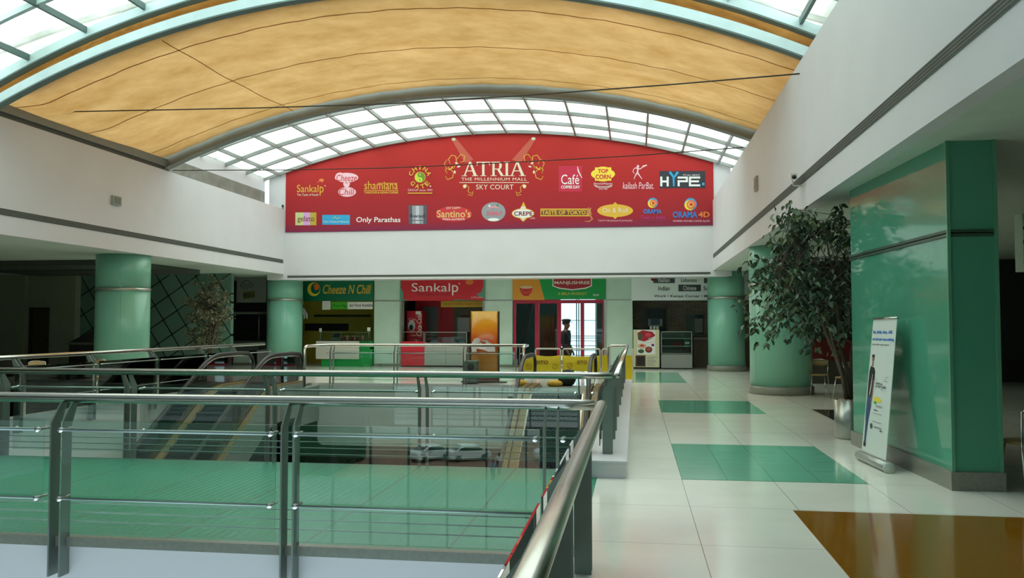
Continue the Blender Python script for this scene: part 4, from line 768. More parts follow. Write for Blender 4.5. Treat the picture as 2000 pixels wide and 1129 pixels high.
MB(P('base_plate', (72, 66, 60), .4, .5)).prism([(xc+.64*math.cos(2*PI*k/40), Yt+.06+.22*math.sin(2*PI*k/40), 0) for k in range(40)], (0, 0, .03)).build('base', t)
def pf(x, y):
    p = at(x, y, Y=Yt); p.y += cv(p.x); return p
p = Print(pf, OUT, base=.035); p.poly([(919, 673), (926, 662), (934, 660), (940, 665), (950, 664), (961, 672), (966, 672), (967, 687), (955, 687), (944, 683), (931, 681), (931, 688), (921, 688)], wht).poly([(928, 661), (936, 660), (938, 668), (930, 670)], wht); p.build('torn_paper', t)
p = Print(pf, OUT, base=.004); p.text('IDEAL', 935, 958, 735.5, 739.5, P('print_pale_pink', (230, 170, 160)), .01, 0, 1.3); p.build('lettering', t)
t = thing('litter_bin', 'square steel litter bin with a round black opening beside the poster column', 'bin')
bx, by = -4.36, 22.2
MB(P('bin_steel', (126, 128, 118), .3, .8)).box(bx-.175, bx+.175, by, by+.3, .02, .58).build('body', t, .01); MB(P('bin_lid', (160, 164, 156), .3, .8)).box(bx-.18, bx+.18, by-.005, by+.305, .58, .62).build('lid', t, .008)
MB(black).tube([(bx+.01, by-.004, .45), (bx+.01, by+.02, .45)], .09, 20).build('opening', t); MB(black).box(bx-.17, bx+.17, by+.01, by+.29, 0, .02).build('foot', t)
# ------------------------------------------------------------------ yellow barrier round the escalator head
ye = P('barrier_yellow', (212, 190, 16), .6, var=.06, scale=5); wt = P('barrier_tube', (206, 200, 190), .4)
t = thing('folding_barrier', 'yellow fabric folding barrier on white tubes across the escalator head', 'barrier'); Yq = 22.75
bxs = [at(px, 690, Y=Yq).x for px in (1046, 1097, 1174, 1186)]
for a, b2 in ((bxs[0], bxs[1]-.03), (bxs[1]+.03, bxs[2]-.03), (bxs[2]+.03, bxs[3])):
    mb = MB(wt); mb.tube([(a, Yq, .02), (a, Yq, .90), (a+.03, Yq, .93), (b2-.03, Yq, .93), (b2, Yq, .90), (b2, Yq, .02)], .022, 8); mb.build('frame', t)
    if b2-a > .3:
        mb = MB(ye); n = 12; vs = []; fs = []
        for i in range(n+1):
            x = a+(b2-a)*i/n; sag = .03*math.sin(PI*i/n)
            vs += [(x, Yq-.025-.02*math.sin(PI*i/n), .76-sag), (x, Yq-.025, .33)]
        fs = [(2*i, 2*i+1, 2*i+3, 2*i+2) for i in range(n)]; mb.sm = True; mb.add(vs, fs)
        o = mb.build('fabric', t); o.modifiers.new('thickness', 'SOLIDIFY').thickness = .004
    else: MB(ye).box(a, b2, Yq-.03, Yq-.024, .33, .76).build('fabric', t)
p = Print(facing(Yq-.03), OUT, base=.03); p.text('OTIS', 1047, 1071, 704, 711, brn, .02, mirror=True).text('OTIS', 1127, 1147, 704, 711, brn, .02, mirror=True)
for cx, cy_ in ((1084, 716), (1113, 714)): p.arc(cx, cy_, 5, 0, 2*PI, .7, brn, 20).stroke([(cx-3.5, cy_+3.5), (cx+3.5, cy_-3.5)], .7, brn)
p.build('lettering', t)
t = thing('folding_barrier', 'yellow end panel of a barrier seen beyond the end of the kerb railing', 'barrier')
xe = at(1228, 720, Y=22.9).x
MB(wt).tube([(xe-.10, 22.9, .02), (xe-.10, 22.9, .93), (xe+.10, 22.9, .93), (xe+.10, 22.9, .02)], .02, 8).build('frame', t); MB(ye).box(xe-.08, xe+.09, 22.87, 22.876, .12, .76).build('fabric', t)
# ------------------------------------------------------------------ people
def skin_mesh(V, E, sub=1):
    "V: name -> (point, radius); grown as one continuous surface from the first vertex"
    me = bpy.data.meshes.new('body'); bm = bmesh.new(); lay = bm.verts.layers.skin.verify(); ix = {}
    for k, (n, (p, r)) in enumerate(V.items()):
        v = bm.verts.new(p); v[lay].radius = (r if isinstance(r, tuple) else (r, r)); v[lay].use_root = k == 0; ix[n] = v
    for a, b in E: bm.edges.new((ix[a], ix[b]))
    bm.to_mesh(me); bm.free(); o = bpy.data.objects.new('body', me); COL.objects.link(o)
    o.modifiers.new('skin', 'SKIN').use_smooth_shade = True; s_ = o.modifiers.new('subdivision', 'SUBSURF'); s_.levels = s_.render_levels = sub
    dg = bpy.context.evaluated_depsgraph_get(); dg.update(); r = bpy.data.meshes.new_from_object(o.evaluated_get(dg)); bpy.data.objects.remove(o)
    for q in r.polygons: q.use_smooth = True
    return r
def part(me, name, m, parent):
    me.materials.clear(); me.materials.append(m); return link(name, me, parent)
def person(label, loc, rot, skin, shirt, trous, hair, cap=None, scale=1, armf=.08, extra=None, sleeve=True):
    t = thing('person', label, 'person', None, loc); t.rotation_euler = (0, 0, rot); t.scale = (scale,)*3
    V = {'pelvis': ((0, 0, .93), .12), 'waist': ((0, 0, 1.08), .115), 'chest': ((0, 0, 1.27), .13), 'collar': ((0, -.01, 1.40), .085), 'neck': ((0, .0, 1.46), .052), 'jaw': ((0, .025, 1.53), .068), 'brow': ((0, .015, 1.61), .088), 'crown': ((0, .0, 1.68), .06), 'nose': ((0, .108, 1.565), .014)}
    E = [('pelvis', 'waist'), ('waist', 'chest'), ('chest', 'collar'), ('collar', 'neck'), ('neck', 'jaw'), ('jaw', 'brow'), ('brow', 'crown'), ('jaw', 'nose')]
    for s in (-1, 1):
        n = 'L' if s < 0 else 'R'
        V.update({n+'sh': ((s*.17, -.01, 1.375), .062), n+'el': ((s*.225, -.04, 1.10), .043), n+'wr': ((s*.21, armf, .89), .03), n+'pa': ((s*.205, armf+.05, .82), .03)})
        E += [('collar', n+'sh'), (n+'sh', n+'el'), (n+'el', n+'wr'), (n+'wr', n+'pa')]
        for k in range(4):
            o_ = (k-1.5)*.02; V[n+'f%d' % k] = ((s*.205+o_*.5, armf+.06+o_, .775), .009); V[n+'g%d' % k] = ((s*.20+o_*.5, armf+.065+o_, .74-(.012 if k in (1, 2) else 0)), .007); E += [(n+'pa', n+'f%d' % k), (n+'f%d' % k, n+'g%d' % k)]
        V[n+'t'] = ((s*.18, armf+.075, .80), .010); V[n+'u'] = ((s*.17, armf+.09, .765), .008); E += [(n+'pa', n+'t'), (n+'t', n+'u')]
        V.update({n+'hip': ((s*.09, 0, .86), .09), n+'kn': ((s*.10, .02, .48), .06), n+'an': ((s*.10, -.02, .10), .042), n+'to': ((s*.115, .12, .04), .036)})
        E += [('pelvis', n+'hip'), (n+'hip', n+'kn'), (n+'kn', n+'an'), (n+'an', n+'to')]
    body = part(skin_mesh(V, E), 'body', skin, t)
    mb = MB(wht)
    for s in (-1, 1): mb.ball((s*.032, .092, 1.605), (.012, .008, .008), 5)
    mb.mat(black)
    for s in (-1, 1): mb.ball((s*.032, .099, 1.605), (.005, .004, .006), 4)
    mb.build('eye', body)
    mb = MB(P('lip', (130, 70, 60), .5)); mb.ball((0, .09, 1.525), (.025, .01, .008), 5); mb.build('mouth', body)
    mb = MB(skin)
    for s in (-1, 1): mb.ball((s*.09, .0, 1.585), (.014, .026, .034), 5)
    mb.build('ear', body)
    def sub(keys, grow, name, m):
        V2 = {k: (V[k][0], V[k][1]+grow) for k in keys}; E2 = [e for e in E if e[0] in V2 and e[1] in V2]; return part(skin_mesh(V2, E2), name, m, t)
    sub(['chest', 'waist', 'pelvis', 'collar', 'Lsh', 'Rsh', 'Lel', 'Rel']+(['Lwr', 'Rwr'] if sleeve else []), .018, 'shirt', shirt)
    sub(['pelvis', 'Lhip', 'Rhip', 'Lkn', 'Rkn', 'Lan', 'Ran'], .016, 'trousers', trous)
    for s in (-1, 1): MB(black).ball((s*.112, .06, .045), (.05, .14, .05), 8).build('shoe', t)
    mb = MB(hair); mb.sm = True; mb.ball((0, -.012, 1.635), (.098, .108, .085), 8); mb.build('hair', t)
    if cap:
        mb = MB(cap); mb.sm = True; mb.lathe([(.102, 1.64), (.108, 1.67), (.128, 1.70), (.13, 1.715), (.10, 1.735), (.01, 1.745)], (0, 0, 0), 24); mb.prism([(-.08, .08, 1.655), (.08, .08, 1.655), (.06, .17, 1.645), (-.06, .17, 1.645)], (0, 0, .012)); mb.build('peaked_cap', t)
    mb = MB(black); mb.lathe([(.145, .985), (.147, 1.025)], (0, 0, 0), 20); mb.build('belt', t)
    return t
sk = P('brown_skin', (122, 82, 62), .5); navy = P('dark_uniform', (26, 28, 38), .7); hairm = P('black_hair', (16, 15, 15), .6)
person('guard in dark uniform and peaked cap standing behind the yellow barrier, facing right', (-1.87, 23.15, 0), -PI/2-.25, sk, navy, P('dark_trousers', (22, 23, 30), .7), hairm, navy)
t = thing('cloth_bundle', 'dark bag with a yellow cloth lying at the escalator head', 'bag'); q = at(1084, 757, Z=.0)
q = Vector((q.x, 21.75, 0))
def lump(mb, c, r, seed):
    rnd = random.Random(seed); n0 = len(mb.v); mb.ball(c, r, 9)
    for i in range(n0, len(mb.v)):
        x, y, z = mb.v[i]; k = 1+.18*math.sin(9*x+5*z+seed)+.12*math.sin(17*y+11*x)
        mb.v[i] = (c[0]+(x-c[0])*k, c[1]+(y-c[1])*k, max(.004, c[2]+(z-c[2])*k))
    return mb
lump(MB(black), (q.x+.24, q.y+.1, .18), (.22, .18, .24), 1).build('bag', t); lump(MB(P('yellow_cloth', (206, 168, 60), .8)), (q.x-.02, q.y-.12, .07), (.2, .12, .1), 2).build('cloth', t); MB(black).tube([(q.x+.1, q.y, .28), (q.x+.18, q.y, .40), (q.x+.32, q.y, .40), (q.x+.4, q.y, .28)], .015, 6).build('strap', t)
# ------------------------------------------------------------------ leaning roll-up poster stand
t = thing('poster_stand', 'white roll-up poster stand with a printed man in jeans, in front of the square pillar', 'poster stand')
BL, BR = at(1683, 878, X=2.62), at(1730, 899, X=2.68); TL, TR = at(1706, 623, X=2.80), at(1752, 621, X=2.84)
def rf(u, v):                                    # u left to right, v top to bottom
    return (TL*(1-u)+TR*u)*(1-v)+(BL*(1-u)+BR*u)*v
nrm = (TL-BL).cross(BR-BL).normalized(); nrm = nrm if nrm.x < 0 else -nrm
MB(P('poster_white', (214, 220, 214), .5)).prism([rf(0, 0), rf(1, 0), rf(1, 1), rf(0, 1)], -nrm*.006).build('poster', t)
dirn = (BR-BL).normalized(); e0 = Vector((BL.x, BL.y, 0))-Vector((dirn.x, dirn.y, 0))*.08; e1 = Vector((BR.x, BR.y, 0))+Vector((dirn.x, dirn.y, 0))*.08
mb = MB(P('cassette_silver', (170, 176, 168), .35, .5)); mb.tube([e0+Vector((0, 0, .055)), e1+Vector((0, 0, .055))], .055, 16); mb.build('cassette', t)
MB(P('cassette_end', (190, 196, 188), .4)).tube([e1+Vector((0, 0, .055)), e1+Vector((dirn.x, dirn.y, 0))*.03+Vector((0, 0, .055))], .06, 16).build('end_cap', t)
MB(steel).tube([rf(-.02, 0), rf(1.02, 0)], .014, 8).build('top_rail', t)
MB(steel).tube([rf(.5, 0)-nrm*.03, rf(.5, 1)-nrm*.03], .01, 6).build('pole', t)
p = Print(rf, nrm, base=.003)
p.text('Eat, drink, shop, chill,', .05, .88, .088, .120, blue_p, .035).text('our mall never stops satisfying.', .05, .96, .142, .172, blue_p, .035).text('Join us for a new season.', .06, .80, .188, .204, dgry, .03); p.build('lettering', t)
p = Print(rf, nrm, base=.003); jean = P('print_denim', (52, 88, 120)); fsk = P('print_face', (150, 104, 84))
p.ell(.165, .30, .055, .028, fsk).poly([(.14, .318), (.19, .318), (.20, .36), (.13, .36)], fsk).poly([(.09, .36), (.25, .37), (.30, .40), (.30, .47), (.27, .56), (.24, .60), (.05, .585), (.04, .5), (.05, .40)], blk_p).poly([(.05, .585), (.24, .60), (.26, .66), (.20, .76), (.17, .86), (.15, .93), (.08, .93), (.07, .80), (.04, .70)], jean).lay(1).poly([(.11, .275), (.22, .272), (.22, .292), (.12, .29)], blk_p).stroke([(.21, .42), (.18, .52), (.15, .58)], [.01, .03, .02], wht).stroke([(.28, .46), (.27, .56), (.24, .64)], .035, fsk).stroke([(.15, .62), (.14, .75), (.12, .9)], .01, P('print_dark_denim', (30, 50, 76))).poly([(.08, .93), (.15, .93), (.17, .965), (.08, .965)], blk_p); p.build('printed_man', t)
p = Print(rf, nrm, base=.003)
for v, u1 in ((.425, .86), (.44, .80), (.455, .84), (.52, .7), (.70, .72), (.76, .74)): p.rect(.36, u1, v, v+.005, gry)
p.text('LIBERAL', .36, .66, .475, .49, dgry, .04).text('ACCEPT CARD', .36, .80, .495, .512, dgry, .04).ell(.50, .60, .16, .02, yel).ell(.42, .625, .05, .012, lime).text('season', .45, .72, .64, .655, gry).text('MALL', .40, .58, .672, .684, dgry, .01).ell(.34, .80, .05, .02, dgry).text('atria', .46, .76, .79, .805, dgry, .01).rect(.70, .80, .812, .82, dgry); p.build('small_print', t)
# ------------------------------------------------------------------ plants
def leaf_tree(t, base, trunks, twigs, n, size, cols, droop=.6, seed=3):
    rnd = random.Random(seed); bark = P('grey_bark', (92, 80, 66), .9, var=.2, scale=20)
    mb = MB(bark)
    for pts, r0 in trunks: mb.tube([base+Vector(p) for p in pts], [r0*(1-.75*k/(len(pts)-1)) for k in range(len(pts))], 8)
    mb.build('trunk', t)
    lf = MB(cols[0])
    tw = MB(bark)
    for k in range(twigs[0]):
        c = base+Vector(twigs[1](rnd)); o = base+Vector(rnd.choice(trunks)[0][-1 if rnd.random() < .6 else -2])
        d = c-o; tip = c+Vector((d.x*.25+rnd.uniform(-.05, .05), d.y*.25+rnd.uniform(-.05, .05), -.12*droop))
        tw.tube([o, o+d*.5+Vector((0, 0, .08)), c, tip], [.009, .006, .004, .002], 4, False)
        for j in range(n):
            s = rnd.random(); pnt = (c*(1-s)+tip*s if rnd.random() < .6 else o+d*(.45+.55*s))+Vector((rnd.gauss(0, .06), rnd.gauss(0, .06), rnd.gauss(0, .06)))
            lf.mat(cols[min(int(rnd.random()**1.3*len(cols)), len(cols)-1)])
            a = rnd.uniform(0, 2*PI); L_ = size*rnd.uniform(.7, 1.25); w = L_*.26
            ax = Vector((math.cos(a), math.sin(a), -droop*rnd.uniform(.3, 1.8))).normalized(); sd = ax.cross(Vector((rnd.gauss(0, .5), rnd.gauss(0, .5), 1))).normalized(); up = sd.cross(ax)
            q = [pnt, pnt+ax*L_*.35+sd*w+up*.008, pnt+ax*L_*.7+sd*w*.7-up*.004, pnt+ax*L_-up*.02, pnt+ax*L_*.7-sd*w*.7-up*.004, pnt+ax*L_*.35-sd*w+up*.008, pnt+ax*L_*.5-up*.012]
            lf.add(q, [(0, 1, 6), (1, 2, 6), (2, 3, 6), (3, 4, 6), (4, 5, 6), (5, 0, 6)])
    tw.build('twig', t); lf.build('foliage', t)
lg = [P('leaf_dark', (44, 66, 46), .35), P('leaf_mid', (62, 86, 58), .4), P('leaf_grey', (96, 114, 92), .4), P('leaf_olive', (76, 92, 50), .5)]
t = thing('potted_tree', 'tall leafy artificial ficus in a steel planter beside the square pillar', 'potted tree')
px_, py_ = 2.97, 12.45
mb = MB(P('planter_steel', (166, 170, 160), .28, .75)); mb.sm = True; mb.lathe([(.185, 0), (.20, .02), (.205, .54), (.19, .54), (.185, .50)], (px_, py_, 0), 32); mb.build('planter', t)
mb = MB(P('pebble', (170, 150, 130), .8)); rnd = random.Random(2)
for k in range(16): a = rnd.uniform(0, 2*PI); r_ = rnd.uniform(.03, .14); mb.ball((px_+r_*math.cos(a), py_+r_*math.sin(a), .52), (.045, .04, .03), 5)
mb.build('pebbles', t)
MB(P('soil', (50, 42, 34), 1)).lathe([(.185, .49), (.185, .505)], (px_, py_, 0), 24).build('soil', t)
def crown(r):
    while 1:
        x, y, z = r.uniform(-1.28, .85), r.uniform(-.75, .75), r.uniform(1.25, 3.30)
        zc = (z-1.25)/2.05; cx = -.45+.25*zc*0; rx = .95*math.sin(PI*(.18+.76*zc))**.8
        hole = abs(x+.30) < .2 and 2.3 < z < 2.75
        if ((x-cx)/max(rx, .05))**2+(y/.75)**2 < 1 and not hole and py_+y > (12.12 if x > -.35 else 11.9): return (x, y, z)
leaf_tree(t, Vector((px_, py_, 0)), [([(0, 0, .5), (-.05, 0, .8), (-.16, .02, 1.15), (-.30, .02, 1.5), (-.42, 0, 1.9), (-.62, -.05, 2.4), (-.75, -.05, 2.85)], .045), ([(.04, .04, .5), (.0, .05, .9), (-.10, .06, 1.3), (-.12, .05, 1.8), (-.2, .05, 2.4), (-.3, .02, 3.0)], .04), ([(-.04, -.03, .5), (-.1, -.03, .9), (-.2, -.04, 1.3), (-.32, -.1, 1.7), (-.75, -.15, 2.0), (-1.0, -.1, 2.35)], .03), ([(.02, .05, .5), (.06, .06, 1.2), (.2, .08, 1.9), (.35, .05, 2.5), (.4, .05, 2.9)], .035)], (112, crown), 22, .11, lg, .7)
t = thing('potted_tree', 'bushy brown-green tree standing against the dark tiled wall on the left', 'potted tree')
lx, ly = -12.98, 24.4
mb = MB(P('planter_dark', (60, 58, 52), .5)); mb.sm = True; mb.lathe([(.2, 0), (.26, .4), (.24, .4)], (lx, ly, 0), 24); mb.build('planter', t)
def crown2(r):
    while 1:
        x, y, z = r.uniform(-.75, .75), r.uniform(-.7, .7), r.uniform(.9, 3.1)
        if (x/(.74*math.sin(PI*min(1, .1+.6*(z-.9)/2.2+.25))))**2+(y/.7)**2 < 1 and (x < .1 or z > 1.6): return (x, y, z)
lb = [P('leaf_brown', (88, 88, 56), .6), P('leaf_dull', (70, 84, 56), .6), P('leaf_pale_brown', (128, 120, 92), .6)]
leaf_tree(t, Vector((lx, ly, 0)), [([(0, 0, .35), (.02, 0, .8), (0, .02, 1.3), (.05, 0, 1.9), (0, 0, 2.5)], .05), ([(.05, 0, .35), (.1, 0, 1), (.2, 0, 1.5), (.3, .02, 2.0)], .035)], (90, crown2), 22, .11, lb, .5, 5)
# ------------------------------------------------------------------ left side: walls, counter
def diag_mat():
    m = bpy.data.materials.new('diagonal_green_tile'); m.use_nodes = True; nt = m.node_tree; b_ = nt.nodes['Principled BSDF']; b_.inputs['Roughness'].default_value = .25
    g = nt.nodes.new('ShaderNodeTexCoord'); mp = nt.nodes.new('ShaderNodeMapping'); mp.inputs['Rotation'].default_value = (0, math.radians(33), 0); br = nt.nodes.new('ShaderNodeTexBrick'); sw = nt.nodes.new('ShaderNodeSeparateXYZ'); cb = nt.nodes.new('ShaderNodeCombineXYZ')
    br.offset = 0; br.inputs['Scale'].default_value = 1; br.inputs['Brick Width'].default_value = .62; br.inputs['Row Height'].default_value = .62; br.inputs['Mortar Size'].default_value = .018
    br.inputs['Color1'].default_value = lin((116, 150, 134)); br.inputs['Color2'].default_value = lin((102, 136, 120)); br.inputs['Mortar'].default_value = lin((18, 24, 22))
    nt.links.new(g.outputs['Object'], mp.inputs[0]); nt.links.new(mp.outputs[0], sw.inputs[0]); nt.links.new(sw.outputs['X'], cb.inputs['X']); nt.links.new(sw.outputs['Z'], cb.inputs['Y']); nt.links.new(cb.outputs[0], br.inputs['Vector']); nt.links.new(br.outputs[0], b_.inputs['Base Color']); return m
struct(MB(diag_mat()).box(-19.9, -14.1, 28, 28.2, 0, ZS), 'wall_tiled')
lw_ = P('left_dim_wall', (156, 160, 136), .7, var=.05)
m = MB(lw_).box(-20.9, -19.9, 27.7, 28.2, 0, ZS).box(-24, -21.9, 27.7, 28.2, 0, ZS).box(-21.9, -20.9, 27.9, 28.2, 2.2, ZS); struct(m, 'wall_left_back')
t = MB(P('door_dim', (74, 70, 54), .6)).box(-21.9, -20.9, 28.0, 28.06, 0, 2.2); t.mat(P('door_dim_frame', (50, 50, 42), .6)).box(-21.9, -21.8, 27.94, 28.0, 0, 2.25).box(-21.0, -20.9, 27.94, 28.0, 0, 2.25).box(-21.9, -20.9, 27.94, 28.0, 2.14, 2.25); t.mat(black).box(-21.3, -21.15, 27.97, 28.0, 1.0, 1.06); struct(t, 'door_1')
b = board('menu_poster', 'pale poster sign with a drawn dome, half hidden by the far left column', 'sign', 462, 520, P('poster_pale', (150, 156, 146), .5), 2.42, Y=30.5)
p = Print(facing(30.5), OUT); p.arc(482, 560, 12, PI, 2*PI, 1.2, dgry).stroke([(470, 560), (494, 560)], 1, dgry).text('fresh', 474, 490, 552, 558, dgry).text('daily', 474, 484, 562, 567, dgry).poly([(474, 571), (498, 568), (498, 581), (475, 585)], P('poster_olive', (110, 110, 40))).lay(1).text('MENU', 477, 496, 572, 580, dgry, .02, rot=-.1); p.build('lettering', b)
m = MB(P('left_shop_back', (40, 46, 44), .6)).box(-17, -13.5, 33, 33.1, 0, ZS); struct(m, 'wall_shop_left')
t = thing('snack_counter', 'grey counter under the pale poster sign at the far left', 'counter'); MB(P('snack_grey', (84, 92, 86), .5)).box(-15.9, -14.2, 30.4, 31.1, 0, .95).build('body', t); MB(pane).box(-15.9, -14.2, 30.42, 30.43, .95, 1.35).build('glass', t); MB(P('snack_top', (120, 126, 118), .4)).box(-15.92, -14.18, 30.38, 31.12, 1.98, 2.06).build('canopy', t); MB(steel).tube([(-15.88, 30.5, .95), (-15.88, 30.5, 1.98)], .02, 6).tube([(-14.22, 30.5, .95), (-14.22, 30.5, 1.98)], .02, 6).build('post', t)
t = thing('reception_desk', 'dark desk with a pale top edge beside the left green column', 'desk'); Yr = 25.5
a_, b_ = at(132, 680, Y=Yr).x, at(204, 680, Y=Yr).x
MB(P('desk_dark', (40, 44, 38), .6)).box(a_+.05, b_, Yr, Yr+.8, 0, .92).build('body', t); MB(P('desk_top', (120, 122, 108), .4)).box(a_, b_+.05, Yr-.04, Yr+.85, .92, .98).build('top', t); MB(P('desk_hood', (56, 50, 48), .5)).prism([(a_+.02, Yr, .99), (b_, Yr, .99), (b_, Yr+.5, 1.4), (a_+.6, Yr+.5, 1.4)], (0, .05, 0)).build('sloping_hood', t)
t = thing('ceiling_light', 'small lit strip lamp under the dark left ceiling', 'lamp'); q = at(8, 545, Y=24); q.z = ZS-.02
MB(P('lamp_glow', (250, 250, 210), .5, emit=3)).box(q.x-.35, q.x+.3, 23.9, 24.1, ZS-.035, ZS-.02).build('diffuser', t); MB(wht).box(q.x-.4, q.x+.35, 23.85, 24.15, ZS-.02, ZS-.001).build('frame', t)
t = thing('ceiling_duct', 'dark lowered ceiling panel above the left dining area', 'ceiling panel'); MB(P('duct_dark', (70, 78, 70), .7)).box(-20, -14.2, 21.5, 26, ZS-.16, ZS-.001).build('panel', t); MB(vent_d).box(-21, -14.4, 23.2, 23.5, ZS-.185, ZS-.16).build('slot', t)
# ------------------------------------------------------------------ dining chairs and tables
wood = P('beech_seat', (168, 142, 92), .45, var=.08, scale=9)
def make_chair():
    t = thing('dining_chair', '', 'chair', 'steel dining chairs')
    mb = MB(wood); mb.lathe([(.19, .44), (.20, .455), (.19, .47)], (0, 0, 0), 24); mb.build('seat', t)
    mb = MB(wood); vs = []; fs = []
    for i in range(13):
        a = -1.0+2.0*i/12; hgt = .13*math.sqrt(max(0, 1-(a/1.05)**2))
        x, y = .21*math.sin(a), -.10-.13*math.cos(a)
        vs += [(x, y, .72-hgt*.6), (x, y, .72+hgt*.5), (x*.94, y+.015, .72+hgt*.5), (x*.94, y+.015, .72-hgt*.6)]
        if i: fs += [(4*i-4+k, 4*i-4+(k+1) % 4, 4*i+(k+1) % 4, 4*i+k) for k in range(4)]
    mb.sm = True; mb.add(vs, fs); mb.build('backrest', t)
    MB(chrome).tube([(.2*math.sin(-1.1+2.2*k/12), -.1-.14*math.cos(-1.1+2.2*k/12), .80-.03*abs(k-6)/6) for k in range(13)], .011, 8).build('back_rail', t)
    for sx_ in (-1, 1):
        MB(chrome).tube([(sx_*.178, -.165, .77), (sx_*.175, -.15, .45), (sx_*.19, -.21, 0)], .011, 8).build('leg', t)
        MB(chrome).tube([(sx_*.13, .12, .44), (sx_*.17, .19, 0)], .011, 8).build('leg', t)
    return t
ch0 = make_chair(); used = [0]
def chair(x, y, rz, label):
    c = ch0 if not used[0] else copy_tree(ch0); used[0] = 1; c.location = (x, y, 0); c.rotation_euler = (0, 0, rz); c['label'] = label
def table(x, y, label, r=.38):
    t = thing('cafe_table', label, 'table', 'round cafe tables', (x, y, 0))
    MB(P('table_top', (120, 118, 104), .25)).lathe([(r, .72), (r, .745)], (0, 0, 0), 32).build('table_top', t); MB(chrome).tube([(0, 0, .02), (0, 0, .72)], .03, 10).build('pedestal', t); MB(postm).lathe([(.24, 0), (.24, .015), (.05, .03)], (0, 0, 0), 28).build('base', t)
table(4.9, 19.6, 'round cafe table behind the trunk of the right-hand tree')
chair(4.10, 19.9, PI*.9, 'wooden-backed chair right against the round column behind the tree')
chair(4.45, 19.0, .5, 'wooden-backed chair partly hidden by the tree trunk')
table(4.6, 9.9, 'round cafe table right of the square pillar')
chair(3.76, 8.9, .3, 'nearest dark chair at the right edge, beside the square pillar')
chair(5.3, 11.4, -.6, 'second dark chair right of the square pillar, behind the nearest one')
chair(5.6, 10.0, 1.5, 'third dark chair right of the square pillar, at the frame edge')
table(-12.2, 15.9, 'round cafe table behind the left railing')
for x, y, r_, lb_ in ((-11.6, 15.2, 1.2, 'chair behind the left railing, in front of the cafe table'), (-12.7, 16.6, -2.0, 'chair behind the left railing, far side of the cafe table'), (-11.5, 16.9, 2.6, 'chair behind the left railing, right of the cafe table'), (-11.6, 13.6, .4, 'chair behind the left railing at the left frame edge'), (-12.3, 18.3, -.4, 'chair behind the left railing, closest to the green column')):
    chair(x, y, r_, lb_)
# right dining area shell
struct(MB(P('dark_inner_wall', (50, 54, 46), .7)).box(4.2, 13, 25, 25.2, 0, ZS), 'wall_right_inner')
t = thing('bar_counter', 'low dark counter with a deep red front behind the right-hand chairs', 'counter'); MB(P('deep_red', (92, 16, 16), .5)).box(4.6, 9, 23.6, 24.2, .62, 1.2).build('front', t); MB(P('dark_base', (66, 64, 54), .6)).box(4.6, 9, 23.65, 24.2, 0, .62).build('base', t); MB(black).box(4.55, 9.05, 23.55, 24.25, 1.2, 1.24).build('top', t)
t = thing('ceiling_bulkhead', 'pale ceiling bulkhead beyond the square pillar at the right edge', 'bulkhead'); MB(soffit).box(6.2, 12.9, 14.6, 14.9, 2.45, ZS-.001).build('panel', t); MB(vent_d).box(6.2, 12.9, 14.585, 14.6, 2.9, 2.96).box(6.2, 12.9, 14.585, 14.6, 3.12, 3.17).build('slot', t)
# ------------------------------------------------------------------ glass facade behind the lens and the street below (seen mirrored in the railing glass)
m = MB(P('facade_mullion', (90, 100, 100), .4, .5))
for k in range(10): m.box(-7.3+.84*k-.015, -7.3+.84*k+.015, -6.1, -6.0, -11, 1.3)
for z in (-7, -3.2, 0, 1.25): m.box(-7.3, .4, -6.12, -6.0, z-.04, z+.04)
m.mat(panec).box(-7.3, .4, -6.06, -6.05, -11, 1.3); struct(m, 'window_1')
struct(MB(dw).box(-24, -7.3, -6.1, -6, -11, 8.6).box(-7.3, .4, -6.1, -6, 1.3, 8.6).box(.4, 13, -6.1, -6, -11, 8.6), 'wall_front')  # unseen; kept solid around the glazing to cut light from behind
GZ = -11.0
struct(MB(P('paving_brown', (150, 116, 96), .8, var=.15, scale=.6)).box(-120, 120, -78, -56, GZ-.2, GZ).mat(P('plaza_grey', (112, 122, 124), .8, var=.1, scale=.4)).box(-120, 120, -56, -6.2, GZ-.2, GZ).mat(P('asphalt', (150, 152, 152), .8, var=.08)).box(-120, 120, -140, -78, GZ-.2, GZ), 'ground')
def hedge(label, x0, x1, y0, y1, h):
    t = thing('hedge', label, 'hedge'); mb = MB(P('hedge_green', (52, 104, 44), .8)); rnd = random.Random(4)
    for k in range(1600):
        p_ = Vector((rnd.uniform(x0, x1), rnd.uniform(y0, y1), GZ+h*rnd.random())); a = rnd.uniform(0, 6.28); u = Vector((math.cos(a), math.sin(a), rnd.uniform(-.6, .6)))*.35; w = u.orthogonal().normalized()*.2
        mb.add([p_-u, p_+w, p_+u, p_-w], [(0, 1, 2, 3)])
    mb.build('foliage', t); MB(P('hedge_core', (30, 58, 28), .9)).box(x0+.2, x1-.2, y0+.2, y1-.2, GZ, GZ+h*.85).build('core', t)
hedge('dense green street hedge mirrored in the nearest railing glass', -31, -25, -66, -56, 3.6)
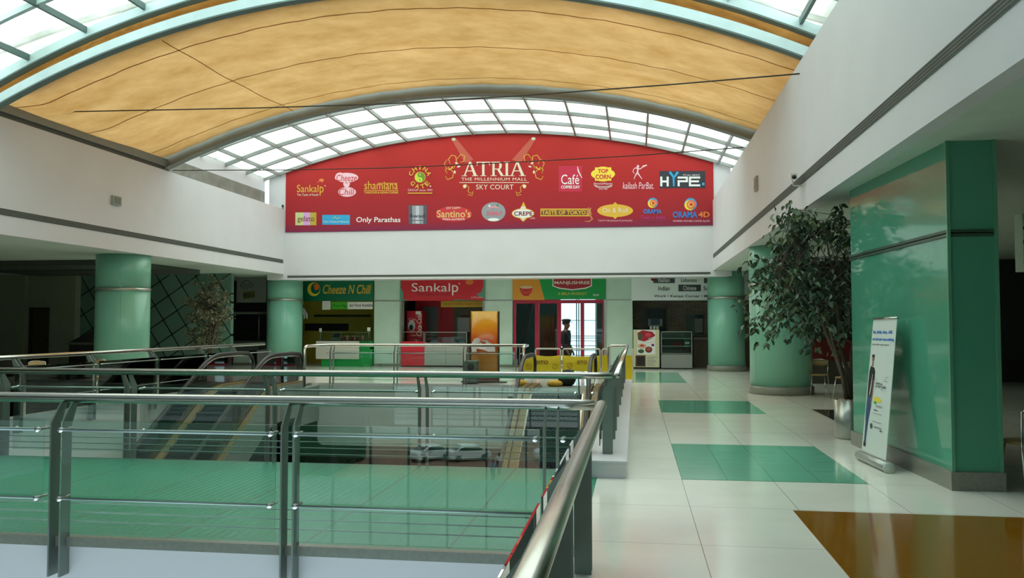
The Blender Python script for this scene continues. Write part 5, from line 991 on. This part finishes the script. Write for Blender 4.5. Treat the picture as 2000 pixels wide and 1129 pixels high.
def car(label, x, y, rz, paint):
    t = thing('parked_car', label, 'car', 'white cars in the street', (x, y, GZ)); t.rotation_euler = (0, 0, rz)
    prof = [(-1.95, .30), (-2.0, .62), (-1.9, .85), (-1.35, .95), (-.75, 1.42), (.75, 1.46), (1.5, 1.05), (1.95, .90), (2.0, .45), (1.9, .28)]
    mb = MB(paint); mb.prism([(a, -.82, b) for a, b in prof][::-1], (0, 1.64, 0)); mb.build('body', t, .06)
    for s in (-1, 1): MB(P('car_glass', (24, 30, 34), .08)).prism([(a, s*.822, b) for a, b in ((-1.2, .98), (-.70, 1.36), (.70, 1.39), (1.3, 1.04))], (0, s*.01, 0)).build('side_window', t)
    MB(P('car_glass', (24, 30, 34), .08)).prism([(-1.37, -.7, .98), (-.80, -.66, 1.40), (-.80, .66, 1.40), (-1.37, .7, .98)], (-.012, 0, .012)).build('rear_window', t); MB(P('car_glass', (24, 30, 34), .08)).prism([(1.47, -.7, 1.09), (.82, -.66, 1.43), (.82, .66, 1.43), (1.47, .7, 1.09)], (.012, 0, .012)).build('windscreen', t)
    for a in (-1.25, 1.28):
        for s in (-1, 1): MB(rubber).tube([(a, s*.70, .31), (a, s*.85, .31)], .31, 18).build('wheel', t)
    for s in (-1, 1): MB(red_p).box(-2.02, -1.96, s*.65-.12, s*.65+.12, .68, .82).build('tail_lamp', t)
pw = P('car_white', (240, 244, 248), .25, coat=.6)
def mir(px, py): # real place of something seen mirrored in the nearest railing glass
    q = at(px, py, Z=GZ); return q.x, 2*5.755-q.y
for px, rz, lab in ((840, 2.2, 'white hatchback mirrored in the railing glass, left of two'), (915, 2.6, 'white hatchback mirrored in the railing glass, right of two'), (1085, 2.9, 'white car mirrored in the railing glass near the right escalator')):
    x, y = mir(px, 899); car(lab, x, y, rz, pw)
x, y = mir(975, 926); person('pedestrian in a white shirt mirrored in the railing glass', (x, y, GZ), .4, sk, wht, P('grey_trousers', (70, 74, 90), .7), hairm, scale=1.05, sleeve=False)
x, y = mir(963, 938); person('pedestrian in a pale blue shirt mirrored at the edge of the glass bridge', (x, y, GZ), 2.4, sk, P('pale_blue_shirt', (170, 196, 216), .7), navy, hairm, sleeve=False)
